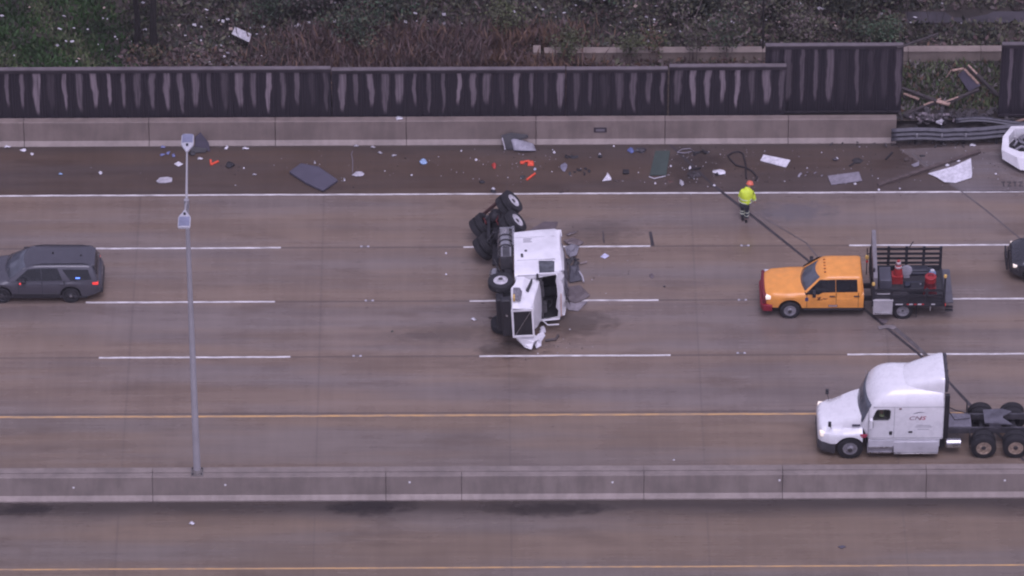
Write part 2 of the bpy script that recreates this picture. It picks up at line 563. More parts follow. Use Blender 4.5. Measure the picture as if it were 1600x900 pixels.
# ------------------------------------------------------------------ noise walls
def board_material():
    m, nt, b = newmat('stained_dark_steel_sheet')
    tc = node(nt, 'ShaderNodeTexCoord').outputs['Object']
    sep = node(nt, 'ShaderNodeSeparateXYZ')
    nt.links.new(tc, sep.inputs[0])
    u, z = sep.outputs[0], sep.outputs[2]
    rnd = node(nt, 'ShaderNodeObjectInfo').outputs['Random']
    off = node(nt, 'ShaderNodeCombineXYZ')
    nt.links.new(math_n(nt, 'MULTIPLY', rnd, 91.0), off.inputs[1])
    va = node(nt, 'ShaderNodeVectorMath')
    va.operation = 'ADD'
    nt.links.new(tc, va.inputs[0]); nt.links.new(off.outputs[0], va.inputs[1])
    P = va.outputs[0]
    wob = noise(nt, P, 1.0, 3.0, 0.5, (0.5, 1, 0.9))
    fib = noise(nt, P, 1.0, 4.0, 0.65, (26, 1, 0.7))
    # stain: wide at the head of the pan, tapering to a point near the foot
    hw = smooth(nt, z, 0.0, 1.6, 0.045, 0.12)
    r2 = math_n(nt, 'FRACT', math_n(nt, 'MULTIPLY', rnd, 7.31))
    r3 = math_n(nt, 'FRACT', math_n(nt, 'MULTIPLY', rnd, 23.7))
    hw = math_n(nt, 'MULTIPLY', hw, math_n(nt, 'MULTIPLY_ADD', r2, 0.9, 0.6))
    c0 = math_n(nt, 'MULTIPLY_ADD', wob, 0.3, 0.25)
    d = math_n(nt, 'ABSOLUTE', math_n(nt, 'SUBTRACT', u, c0))
    rel = math_n(nt, 'DIVIDE', d, hw)
    mask = smooth(nt, rel, 0.6, 1.35, 1.0, 0.0)
    mask = math_n(nt, 'MULTIPLY', mask, smooth(nt, z, math_n(nt, 'MULTIPLY_ADD', r3, 0.5, 0.05), math_n(nt, 'MULTIPLY_ADD', r3, 0.6, 0.4)))
    osep = node(nt, 'ShaderNodeSeparateColor')
    nt.links.new(node(nt, 'ShaderNodeObjectInfo').outputs['Color'], osep.inputs[0])
    mask = math_n(nt, 'MULTIPLY', mask, osep.outputs[0])
    mask = math_n(nt, 'MULTIPLY', mask, smooth(nt, fib, 0.28, 0.6, 0.35, 1.0))
    mask = math_n(nt, 'MULTIPLY', mask, math_n(nt, 'MULTIPLY_ADD', math_n(nt, 'FRACT', math_n(nt, 'MULTIPLY', rnd, 41.3)), 0.65, 0.35))
    base = mixc(nt, smooth(nt, fib, 0.3, 0.7), (0.013, 0.01, 0.016), (0.025, 0.019, 0.026))
    c = mixc(nt, mask, base, (0.27, 0.222, 0.24))
    nt.links.new(c, b.inputs['Base Color'])
    b.inputs['Roughness'].default_value = 0.65
    return m
m_board = board_material()
m_cap = M('weathered_cap_rail', (0.13, 0.11, 0.115), 0.6, var=0.2, scale=2)
m_wallframe = M('dark_wall_frame', (0.03, 0.024, 0.03), 0.6, var=0.3, scale=2)

def board_mesh(w, h):
    b = MB()
    prof = [(0.0, -0.06), (0.1, -0.06), (0.12, -0.035), (w - 0.13, -0.035), (w - 0.11, -0.06), (w - 0.006, -0.06)]
    f0 = [(x, y, 0) for x, y in prof]
    f1 = [(x, y, h) for x, y in prof]
    bk0 = [(prof[-1][0], 0.06, 0), (0, 0.06, 0)]
    bk1 = [(prof[-1][0], 0.06, h), (0, 0.06, h)]
    A = b.ring(f0 + bk0); B = b.ring(f1 + bk1)
    b.bridge(A, B); b._f(A); b._f(B)
    bmesh.ops.recalc_face_normals(b.bm, faces=b.bm.faces)
    me = bpy.data.meshes.new('board')
    b.bm.to_mesh(me); b.bm.free()
    me.materials.append(m_board)
    return me
_bm = {}
def noise_wall(x0, x1, z0, z1, label, y=11.52, pitch=0.607, stain=1.0):
    t = thing('noise_wall', label, 'noise wall', (x0, y, z0), group='dark noise wall sections behind the roadside barrier')
    n = max(1, round((x1 - x0) / pitch))
    w = (x1 - x0) / n
    h = z1 - z0
    key = (round(w, 3), round(h, 2))
    if key not in _bm:
        _bm[key] = board_mesh(w, h - 0.16)
    for i in range(n):
        o = bpy.data.objects.new('board', _bm[key])
        COL.objects.link(o)
        o.parent = t
        o.location = (i * w, random.uniform(-0.006, 0.006), 0.1)
        k_ = stain * random.choice((1.25, 1.25, 1.2, 1.1, .85, .4))
        o.color = (k_, k_, k_, 1)      # how heavily this board is stained
    b = MB(); b.box((-0.01, -0.11, h - 0.058), (x1 - x0 - 0.012, 0.1, h)); b.build('cap_rail', m_cap, t, smooth_deg=0, bevel=0.008)
    b = MB(); b.box((-0.005, -0.1, h - 0.2), (x1 - x0 - 0.015, -0.064, h - 0.06)); b.build('top_rail', m_wallframe, t, smooth_deg=0)
    b = MB(); b.box((-0.005, -0.1, 0.0), (x1 - x0 - 0.015, 0.07, 0.098)); b.build('base_rail', m_wallframe, t, smooth_deg=0)
    for x in (0.0, x1 - x0 - 0.1):
        b = MB(); b.box((x, 0.062, -0.2), (x + 0.09, 0.18, h - 0.07)); b.build('post', m_wallframe, t, smooth_deg=0)
    return t
ZB = 0.92
S1 = 9.456; S2 = 19.267; S3 = 23.574; S4 = 28.495; S5 = 33.359; S6 = 37.439; T0 = 27.591
noise_wall(-30, S1 - 0.03, ZB, 3.53, 'dark noise wall section at the left end with the evenest row of pale stains')
noise_wall(S1, S2 - 0.03, ZB, 3.46, 'dark stained noise wall section behind the overturned truck')
noise_wall(S2, S3 - 0.05, ZB, 3.45, 'short dark noise wall section left of the thin rusty post line', stain=.7)
noise_wall(S3, S4 - 0.02, ZB, 3.57, 'dark noise wall section ending in front of the tall wall section')
noise_wall(T0, S5, ZB - 0.02, 4.40, 'tall dark noise wall section beside the gap full of broken planks', y=11.82, stain=.5)
noise_wall(S6, 50, ZB, 4.62, 'tall dark noise wall section at the far right beyond the gap', stain=.6)
b = MB(); b.tube([(0, 0, 0.0), (0, 0, 2.75)], 0.02, 6); 
for k in range(9):
    b.box((-0.03, -0.03, 0.2 + k * 0.28), (0.03, 0.03, 0.28 + k * 0.28))
o = b.build('thin_post', M('rusty_post', (0.09, 0.07, 0.05), 0.8, var=0.5, scale=9)); o.location = (S3 - 0.03, 11.38, 0.75)
tag(o, 'thin rusty vertical post line at the joint between two noise wall sections', 'post')

# ------------------------------------------------------------------ verge behind the walls
verge = MB()
rows = []
for j in range(0, 15):
    y = 11.35 + (0.6 if j else 0) + j * 1.25
    row = []
    for i in range(0, 91):
        x = -45 + i * 1.5
        z = 0.8 + 0.05 * max(0, y - 17) + random.uniform(-0.05, 0.05)
        row.append((x, y, z))
    rows.append(row)
verge.grid(rows)
tag(verge.build('ground', m_soil), kind='structure')
b = MB(); b.box((-45, 11.4, -0.3), (33.0, 11.44, 0.8)); tag(b.build('ground_edge', m_conc_far, smooth_deg=0), kind='structure')

# rubble bank where the barrier is torn away
b = MB()
rows = []
for j in range(0, 9):
    rows.append([(33.2 + i * 0.3, 10.85 + j * 0.17, 0.02 + 0.8 * min(1, max(0, (j - 1) / 6)) + (random.uniform(-0.08, 0.1) if 0 < j < 8 else 0)) for i in range(0, 60)])
b.grid(rows)
tag(b.build('bank', M('churned_earth', (0.05, 0.042, 0.04), 0.85, var=0.5, scale=3, bump=0.8), smooth_deg=60), kind='structure')

# low concrete wall beyond the noise walls
def low_wall(x0, x1, label, y=15.6, zb=0.7, zt=1.36):
    t = thing('low_wall', label, 'wall', (0, y, 0), group='low concrete wall beyond the noise walls')
    x = x0
    while x < x1 - 0.1:
        x2 = min(x + 3.1, x1)
        extr_profile(x + 0.01, x2 - 0.01, [(0.02, zb), (0.02, zt - 0.08), (0.0, zt - 0.06), (0.0, zt), (0.42, zt), (0.42, zb)]).build('wall_segment', m_lowwall, t, smooth_deg=0)
        x = x2
    return t
m_lowwall = concrete_material('low_wall_concrete', (0.26, 0.21, 0.18), 0.12)
low_wall(18.389, 50, 'low tan concrete wall running beyond the noise wall and across the gap')
b = MB(); b.box((-0.16, -0.1, 0), (0.16, 0.45, 0.72)); b.box((0.1, -0.12, 0), (0.17, -0.1, 0.4))
o = b.build('end_block', m_lowwall, bevel=0.02); o.location = (18.386 - 0.3, 15.5, 0.8)
tag(o, 'squat concrete end block at the left end of the low tan wall', 'block')
b = MB(); b.box((34.0, 18.35, 0.9), (50, 19.2, 0.93)); tag(b.build('path', M('grey_path', (0.055, 0.048, 0.055), 0.7, var=0.35, scale=1.5), smooth_deg=0), kind='structure')

# ------------------------------------------------------------------ vegetation
def leafmat(name, col, var=0.45):
    m, nt, b = newmat(name)
    tc = node(nt, 'ShaderNodeTexCoord').outputs['Object']
    n = noise(nt, tc, 3.5, 4.0, 0.7)
    g = noise(nt, tc, 0.8, 2.0, 0.5)
    f = smooth(nt, math_n(nt, 'ADD', n, g), 0.7, 1.3)
    c = mixc(nt, f, tuple(x * (1 - var) for x in col), tuple(min(1, x * (1 + var)) for x in col))
    nt.links.new(c, b.inputs['Base Color'])
    b.inputs['Roughness'].default_value = 0.7
    return m
lm_dark = leafmat('dark_green_leaves', (0.04, 0.045, 0.033))
lm_olive = leafmat('olive_leaves', (0.09, 0.09, 0.054))
lm_fresh = leafmat('yellow_green_leaves', (0.085, 0.1, 0.04))
lm_green = leafmat('mid_green_leaves', (0.05, 0.085, 0.045))
lm_grass = leafmat('grass_blades', (0.024, 0.06, 0.012))
lm_grass2 = leafmat('pale_grass_blades', (0.085, 0.11, 0.045))
lm_red = leafmat('dead_red_stalks', (0.115, 0.076, 0.072))
lm_rust = leafmat('rust_brown_stalks', (0.145, 0.088, 0.058))
lm_pale = leafmat('straw_grey_stalks', (0.17, 0.15, 0.14))
lm_grey = leafmat('grey_twigs', (0.12, 0.095, 0.088))
bark = M('dark_bark', (0.022, 0.018, 0.017), 0.9, var=0.4, scale=5, bump=0.6)

def leaf_quads(centers, size, rnd, verts, faces, upright=0.0, stretch=1.8):
    for p in centers:
        d = Vector((rnd.gauss(0, 1), rnd.gauss(0, 1), rnd.gauss(0, 1) + upright)).normalized()
        s = d.cross(Vector((rnd.gauss(0, 1), rnd.gauss(0, 1), rnd.gauss(0, 1))))
        if s.length < 1e-3:
            continue
        s.normalize()
        L = size * rnd.uniform(0.6, 1.4)
        w = L / stretch / 2
        i = len(verts)
        verts += [tuple(p), tuple(p + d * L * 0.5 + s * w), tuple(p + d * L), tuple(p + d * L * 0.5 - s * w)]
        faces.append((i, i + 1, i + 2, i + 3))

def from_py(name, verts, faces, mats, idx=None, parent=None):
    me = bpy.data.meshes.new(name)
    me.from_pydata(verts, [], faces)
    for m in mats:
        me.materials.append(m)
    if idx:
        me.polygons.foreach_set('material_index', idx)
    o = bpy.data.objects.new(name, me)
    COL.objects.link(o)
    if parent is not None:
        o.parent = parent
    return o

def stuff_cover(name, spots, mats, size, upright, stretch, seed):
    """spots: (x, y, z, material index)"""
    rnd = random.Random(seed)
    V, F, I = [], [], []
    for x, y, z, k in spots:
        n0 = len(F)
        leaf_quads([Vector((x, y, z))], size * rnd.uniform(0.7, 1.5), rnd, V, F, upright, stretch)
        I += [k] * (len(F) - n0)
    return tag(from_py(name, V, F, mats, I), kind='stuff')
def gz(y): return 0.8 + 0.05 * max(0, y - 17)

rnd = random.Random(3)
# green grass at the left and in the gap
sp = []
for _ in range(34000):
    x, y = rnd.uniform(-8, 2.8), rnd.uniform(13.0, 22.5)
    if rnd.random() < max(0.0, min(1.0, (1.9 - x) / 3.2)):
        k = 0 if math.sin(x * 1.7 + y) + rnd.gauss(0, .7) < 0.6 else (1 if rnd.random() < .7 else 2)
        sp.append((x, y, gz(y) - 0.03, k))
for _ in range(9000):
    x, y = rnd.uniform(32.5, 42), rnd.uniform(12.0, 15.6)
    sp.append((x, y, gz(y) - 0.03, rnd.choice((0, 1, 1, 1, 2, 4, 4, 3))))
stuff_cover('grass', sp, [lm_grass, lm_grass2, lm_olive, lm_rust, lm_pale], 0.22, 1.0, 3.5, 11)
# low tangled ground cover
sp = []
for _ in range(46000):
    x, y = rnd.uniform(0.5, 42), rnd.uniform(12.2, 23)
    if x > 32 and y < 15.7: continue
    if x > 33.9 and 18.3 < y < 19.25: continue
    k = rnd.choice((0, 0, 1, 1, 1, 2, 3)) if y > 16.5 else rnd.choice((1, 2, 2, 3, 3, 4))
    sp.append((x, y, gz(y) + rnd.uniform(-0.03, 0.25), k))
stuff_cover('ground_cover', sp, [lm_dark, lm_olive, lm_grey, lm_red, lm_rust], 0.2, 0.5, 2.0, 12)
# tall dead stalks right behind the wall
sp = []
for _ in range(15000):
    x = rnd.gauss(rnd.choice((9, 11, 13.5, 16, 18.5)), 1.6)
    y = rnd.uniform(12.3, 17.6)
    if x < 5.5 or (x > 21 and rnd.random() < .8) : continue
    if 15.4 < y < 16.2 and x > 17: continue
    k = (2 if rnd.random() < .6 else 0) if x > 16 else rnd.choice((0, 0, 0, 1, 2))
    sp.append((x, y, gz(y) + rnd.uniform(0, 0.55), k))
stuff_cover('dead_stalks', sp, [lm_red, lm_grey, lm_rust], 0.5, 2.2, 12.0, 13)

sp = []
for _ in range(420):
    x, y = rnd.uniform(4, 36), rnd.uniform(16.6, 20.5)
    sp.append((x, y, gz(y), 0 if rnd.random() < .6 else 1))
stuff_cover('bare_stems', sp, [lm_grey, bark], 1.35, 5.0, 48.0, 17)

def shrub(label, x, y, w, h, mats, n, leaf=0.16, seed=1, cat='shrub', name='shrub', group=None, lean=0.25, stem=0.02):
    t = thing(name, label, cat, (x, y, gz(y) - 0.03), group=group)
    rnd = random.Random(seed)
    V, F, I = [], [], []
    b = MB()
    ns = max(3, int(w * 4))
    tips = []
    for k in range(ns):
        a = rnd.uniform(0, 6.28)
        tip = Vector((math.cos(a) * w * 0.5 * rnd.uniform(.2, .9), math.sin(a) * w * 0.5 * rnd.uniform(.2, .9), h * rnd.uniform(0.6, 0.95)))
        mid = tip * 0.5 + Vector((rnd.uniform(-.1, .1), rnd.uniform(-.1, .1), h * 0.06))
        b.tube([(0.1 * math.cos(a), 0.1 * math.sin(a), 0), mid, tip], [stem, stem * .7, stem * .3], 5)
        for q in range(3):
            s = mid.lerp(tip, q / 3)
            e = s + Vector((rnd.gauss(0, .2) * w, rnd.gauss(0, .2) * w, rnd.uniform(0.02, .3) * h))
            b.tube([s, e], [stem * .5, stem * .2], 4)
            tips.append(e)
        tips.append(tip); tips.append(mid)
    b.build('stem', bark if stem > .015 else lm_grey, t)
    for _ in range(n):
        c = rnd.choice(tips)
        p = c + Vector((rnd.gauss(0, .13) * w, rnd.gauss(0, .13) * w, rnd.gauss(0, .1) * h))
        if p.z < 0.02: p.z = abs(p.z)
        n0 = len(F)
        leaf_quads([p], leaf, rnd, V, F, 0.2, 1.7)
        I += [rnd.randrange(len(mats))] * (len(F) - n0)
    from_py('foliage', V, F, mats, I, t)
    return t

gl = 'dark tangled shrubs crowding the back of the verge'
k = 0
for i in range(26):
    x = 4.0 + i * 1.42 + rnd.uniform(-.5, .5)
    if 34.5 < x < 40 and True:
        yy = rnd.uniform(20.6, 22)
    else:
        yy = rnd.uniform(18.6, 22.2)
    mats = rnd.choice(([lm_dark, lm_dark, lm_olive], [lm_dark, lm_olive, lm_grey], [lm_olive, lm_dark, lm_green], [lm_dark, lm_grey]))
    shrub('dark tangled shrub in the crowded row at the back of the verge', x, yy, rnd.uniform(1.5, 2.4), rnd.uniform(1.2, 2.3), mats, 900, 0.17, 100 + i, group=gl)
# shrubs one can tell apart
def at_shrub(px_xy, label, w, h, mats, n, seed, leaf=0.13, stem=0.014):
    shrub(label, px_xy[0], px_xy[1], w, h, mats, n, leaf, seed, stem=stem)
at_shrub((19.344, 15.669), 'yellow green bushy sapling at the left end of the low tan wall', 1.5, 1.5, [lm_fresh, lm_olive], 700, 21)
at_shrub((22.067, 15.555), 'yellow green sapling in front of the low tan wall, left of the narrow one', 1.0, 1.3, [lm_fresh, lm_olive], 380, 22)
at_shrub((23.021, 15.548), 'narrow yellow green sapling overlapping the middle of the low tan wall', 0.9, 1.9, [lm_fresh, lm_rust], 330, 23)
at_shrub((24.792, 15.536), 'sparse olive sapling with grey twigs before the low tan wall', 1.2, 2.4, [lm_grey, lm_olive], 420, 24)
at_shrub((26.294, 15.620), 'tall twiggy grey green sapling left of the tall noise wall', 1.5, 2.6, [lm_olive, lm_grey, lm_green], 700, 25)
at_shrub((32.784, 17.099), 'rounded fresh green bush just above the tall noise wall', 2.0, 1.0, [lm_green, lm_green, lm_olive], 1300, 26, 0.12)
at_shrub((29.232, 17.315), 'brownish green bush above the left end of the tall noise wall', 1.8, 1.2, [lm_olive, lm_grey], 800, 27)
at_shrub((10.470, 17.064), 'leafy olive bush above the middle of the left noise wall', 2.4, 1.8, [lm_olive, lm_green, lm_dark], 1400, 28)
at_shrub((11.166, 15.869), 'low rust tinted shrub peeping over the wall beside the olive bush', 1.2, 1.1, [lm_olive, lm_rust], 500, 29)
at_shrub((1.633, 15.699), 'small shrub with orange leaves at the foot of the right dark trunk', 0.9, 0.9, [lm_olive, lm_rust, lm_fresh], 260, 30)
at_shrub((16.767, 17.499), 'pale olive bush behind the dead stalks', 1.8, 1.5, [lm_olive, lm_fresh], 900, 31)
at_shrub((6.607, 18.435), 'dark green bush behind the big white litter board', 1.8, 1.5, [lm_dark, lm_green], 900, 32)

def tree(label, x, y, r, h, lean, seed):
    t = thing('tree', label, 'tree', (x, y, gz(y) - 0.05))
    rnd = random.Random(seed)
    b = MB()
    pts = [(lean * z + 0.04 * math.sin(z * 2 + seed), 0.03 * math.sin(z * 3), z) for z in [h * i / 9 for i in range(10)]]
    b.tube([(0, 0, -0.1)] + pts[1:], [r * 1.5] + [r * (1.1 - 0.08 * i) for i in range(1, 10)], 9)
    tips = []
    for k in range(9):
        a = rnd.uniform(0, 6.28)
        z0 = h * rnd.uniform(0.62, 0.98)
        s = Vector((lean * z0, 0, z0))
        e = s + Vector((math.cos(a) * rnd.uniform(.8, 1.7), math.sin(a) * rnd.uniform(.8, 1.7), rnd.uniform(.5, 1.6)))
        b.tube([s, s.lerp(e, .5) + Vector((0, 0, .1)), e], [r * .45, r * .3, r * .12], 5)
        tips += [e, s.lerp(e, .6)]
    b.build('trunk', bark, t)
    V, F = [], []
    leaf_quads([rnd.choice(tips) + Vector((rnd.gauss(0, .4), rnd.gauss(0, .4), rnd.gauss(0, .35))) for _ in range(900)], 0.2, rnd, V, F)
    from_py('crown', V, F, [lm_olive], None, t)
tree('dark slender tree trunk, left one of the close pair behind the left noise wall', (1.057, 17.130)[0], (1.057, 17.130)[1], 0.13, 6.2, -0.02, 5)
tree('thicker dark tree trunk, right one of the close pair behind the left noise wall', (1.836, 16.077)[0], (1.836, 16.077)[1], 0.17, 6.6, -0.01, 8)
b = MB(); b.tube([(0, 0, 0), (-0.05, 0, 3.2)], [0.05, 0.04], 8); o = b.build('bare_pole', bark); o.location = ((27.723, 15.895)[0], (27.723, 15.895)[1], 0.75)
tag(o, 'thin dark bare pole rising behind the left edge of the tall noise wall', 'pole')

# litter in the verge
lit_white = M('white_litter', (0.5, 0.48, 0.5), 0.6, var=0.25, scale=7)
lit_grey = M('grey_litter', (0.3, 0.28, 0.3), 0.6, var=0.3, scale=7)
lit_tan = M('tan_litter', (0.4, 0.3, 0.25), 0.7, var=0.3, scale=7)
sp = []
for (cx, cy), sx, sy, n in (((-1.654, 19.122), 2.34, 0.91, 16), ((4.457, 17.154), 1.30, 1.27, 26), ((10.471, 17.351), 3.12, 1.59, 26), ((13.343, 17.811), 0.65, 0.64, 12), ((20.074, 18.727), 1.56, 0.82, 26), ((23.086, 18.224), 0.78, 0.91, 18), ((27.459, 17.712), 1.82, 1.36, 22), ((29.982, 18.900), 1.56, 0.82, 20), ((36.035, 18.857), 1.56, 0.82, 12), ((-0.171, 16.709), 1.56, 0.91, 18), ((7.719, 18.091), 1.56, 1.36, 14)):
    for _ in range(n):
        sp.append((rnd.gauss(cx, sx), rnd.gauss(cy, sy)))
V, F, I = [], [], []
for x, y in sp:
    if y < 11.9: continue
    zz = gz(y) + rnd.uniform(0.15, 0.55)
    n0 = len(F)
    s = rnd.choice((0.03, 0.04, 0.05, 0.08))
    i = len(V)
    a = rnd.uniform(0, 3.1)
    c = Vector((x, y, zz))
    ax = Vector((math.cos(a), math.sin(a), rnd.uniform(-.3, .3))) * s
    ay = Vector((-math.sin(a), math.cos(a), rnd.uniform(0, .6))) * s * rnd.uniform(.5, 1)
    mid = c + Vector((0, 0, s * .5))
    V += [tuple(c - ax - ay), tuple(c + ax - ay), tuple(c + ax + ay), tuple(c - ax + ay), tuple(mid)]
    F += [(i, i + 1, i + 4), (i + 1, i + 2, i + 4), (i + 2, i + 3, i + 4), (i + 3, i, i + 4), (i + 3, i + 2, i + 1, i)]
    I += [rnd.choice((0, 0, 0, 1, 2))] * (len(F) - n0)
tag(from_py('litter', V, F, [lit_white, lit_grey, lit_tan], I), kind='stuff')

b = MB(); b.plate([(5.066, 17.125, 1.350), (5.203, 17.315, 1.550), (5.928, 16.736, 1.550), (5.820, 16.499, 1.350)], (.01, .03, .03)); o = b.build('litter_board', lit_white); tag(o, 'big white board tilted among the litter behind the left noise wall', 'board')

# ------------------------------------------------------------------ wheels
def wheel(parent, pos, rad, wid, rim_r, rimmat, side=-1, name='wheel', dual=False, hub=0.0, holes=0, mtx=None, dish=0.06):
    """wheel with its axle along local Y; side = -1 shows its face towards -Y"""
    base = mtx if mtx is not None else Matrix.Translation(Vector(pos))
    m = base @ (Matrix.Rotation(R(90), 4, 'X') if side < 0 else Matrix.Rotation(R(-90), 4, 'X'))
    b = MB()
    w = wid / 2
    def tyre(z0):
        prof = [(rim_r * 0.98, -w * .86 + z0), (rim_r + .02, -w + z0), (rad * .86, -w * 1.02 + z0), (rad * .96, -w * .9 + z0), (rad, -w * .72 + z0)]
        for q in (-.36, 0, .36):
            prof += [(rad, (q - .09) * wid * .95 + z0), (rad * .972, (q - .06) * wid * .95 + z0), (rad * .972, (q + .06) * wid * .95 + z0), (rad, (q + .09) * wid * .95 + z0)]
        prof += [(rad, w * .72 + z0), (rad * .96, w * .9 + z0), (rad * .86, w * 1.02 + z0), (rim_r + .02, w + z0), (rim_r * .98, w * .86 + z0)]
        b.lathe(prof, m, 28, cap=False)
    tyre(0.0)
    if dual:
        tyre(-wid - 0.05)
    o = b.build(name, tyre_mat, parent, smooth_deg=30)
    b = MB()
    f = w * .9
    b.lathe([(rim_r, f - .03), (rim_r, f + .005), (rim_r * .9, f + .01), (rim_r * .84, f - dish), (rim_r * .45, f - dish * .8), (rim_r * .36, f - dish * .2 + hub), (rim_r * .2, f - dish * .1 + hub), (0.004, f - dish * .1 + hub)], m, 24)
    rim = b.build('rim', rimmat, o)
    b = MB(); b.lathe([(rim_r * .34, f - dish * .2 + hub - .01), (rim_r * .3, f - dish * .2 + hub + .015), (rim_r * .18, f + hub), (.004, f + hub)], m, 16); b.build('hub', M('greasy_hub', (.05, .045, .048), .5, var=.4, scale=12), o)
    if holes:
        b = MB()
        for k in range(holes):
            a = 2 * math.pi * k / holes
            mm = m @ Matrix.Rotation(a, 4, 'Z') @ Matrix.Translation((rim_r * .66, 0, f - dish * .86))
            b.lathe([(rim_r * .15, 0), (rim_r * .14, .014), (0.003, .015)], mm @ Matrix.Scale(1.3, 4, (0, 1, 0)), 10)
        b.build('hand_holes', black_plastic, o)
    return o

def arch_z(x, zb, wheels):
    z = zb
    for cx, cz, r in wheels:
        d = abs(x - cx)
        if d < r:
            z = max(z, cz + math.sqrt(r * r - d * d))
    return z
def stations(L, wheels, n=60):
    xs = [L * i / n for i in range(n + 1)]
    for cx, cz, r in wheels:
        xs += [cx - r, cx - r + .004, cx + r - .004, cx + r]
    return sorted(x for x in set(round(x, 4) for x in xs) if 0 <= x <= L)
def lerp_tab(tab, x):
    if x <= tab[0][0]: return tab[0][1]
    for (a, va), (b_, vb) in zip(tab, tab[1:]):
        if x <= b_:
            t = (x - a) / (b_ - a)
            t = t * t * (3 - 2 * t) * 0.5 + t * 0.5
            return va + (vb - va) * t
    return tab[-1][1]
def body_shell(mb, L, wheels, zb_t, zt_t, hw_t, crown=.03, shoulder=.1, xs=None):
    sec = []
    for x in (xs or stations(L, wheels)):
        zb = arch_z(x, lerp_tab(zb_t, x), wheels)
        zt = lerp_tab(zt_t, x)
        hw = lerp_tab(hw_t, x)
        zb = min(zb, zt - .1)
        h = zt - zb
        sec.append((x, [(0, zb), (hw - .1, zb), (hw - .015, zb + min(.05, h * .15)), (hw, zb + h * .38), (hw, zb + h * .6), (hw - .03, zt - min(shoulder, h * .3)), (hw - .09, zt - min(shoulder, h * .3) * .3), (hw - .2, zt), (hw * .4, zt + crown * .8), (0, zt + crown)]))
    mb.loft(sec)
def side_patch(name, poly, lv, side, mat, parent, off=.012, thick=.03):
    """window / panel lying on the ruled side of a levels() shell; poly in (x, z)"""
    def hw(z):
        for (z0, _, _, h0), (z1, _, _, h1) in zip(lv, lv[1:]):
            if z <= z1:
                return h0 + (h1 - h0) * max(0, (z - z0)) / (z1 - z0)
        return lv[-1][3]
    b = MB()
    outer = [(x, side * (hw(z) + off), z) for x, z in poly]
    inner = [(x, side * (hw(z) - thick), z) for x, z in poly]
    A, B = b.ring(outer), b.ring(inner)
    b._f(A); b._f(B); b.bridge(A, B)
    return b.build(name, mat, parent, smooth_deg=0)
def front_patch(name, l0, l1, bow, s0, s1, frac0, frac1, mat, parent, off=.012, rear=False, corner=0):
    """glass lying on the sloping front (or rear) between two levels"""
    (z0, f0, r0, h0), (z1, f1, r1, h1) = l0, l1
    b = MB()
    P = []
    for j in range(5):
        s = s0 + (s1 - s0) * j / 4
        z = z0 + (z1 - z0) * s
        hw = (h0 + (h1 - h0) * s)
        fr = frac0 + (frac1 - frac0) * j / 4
        row = []
        for i in range(9):
            t = -1 + i / 4
            y = t * hw * fr
            x = (f0 + (f1 - f0) * s) + bow * (y / hw) ** 2 - off if not rear else (r0 + (r1 - r0) * s) + off
            row.append((x, y, z))
        P.append(row)
    b.grid(P)
    return b.build(name, mat, parent, smooth_deg=60, solid=.02)

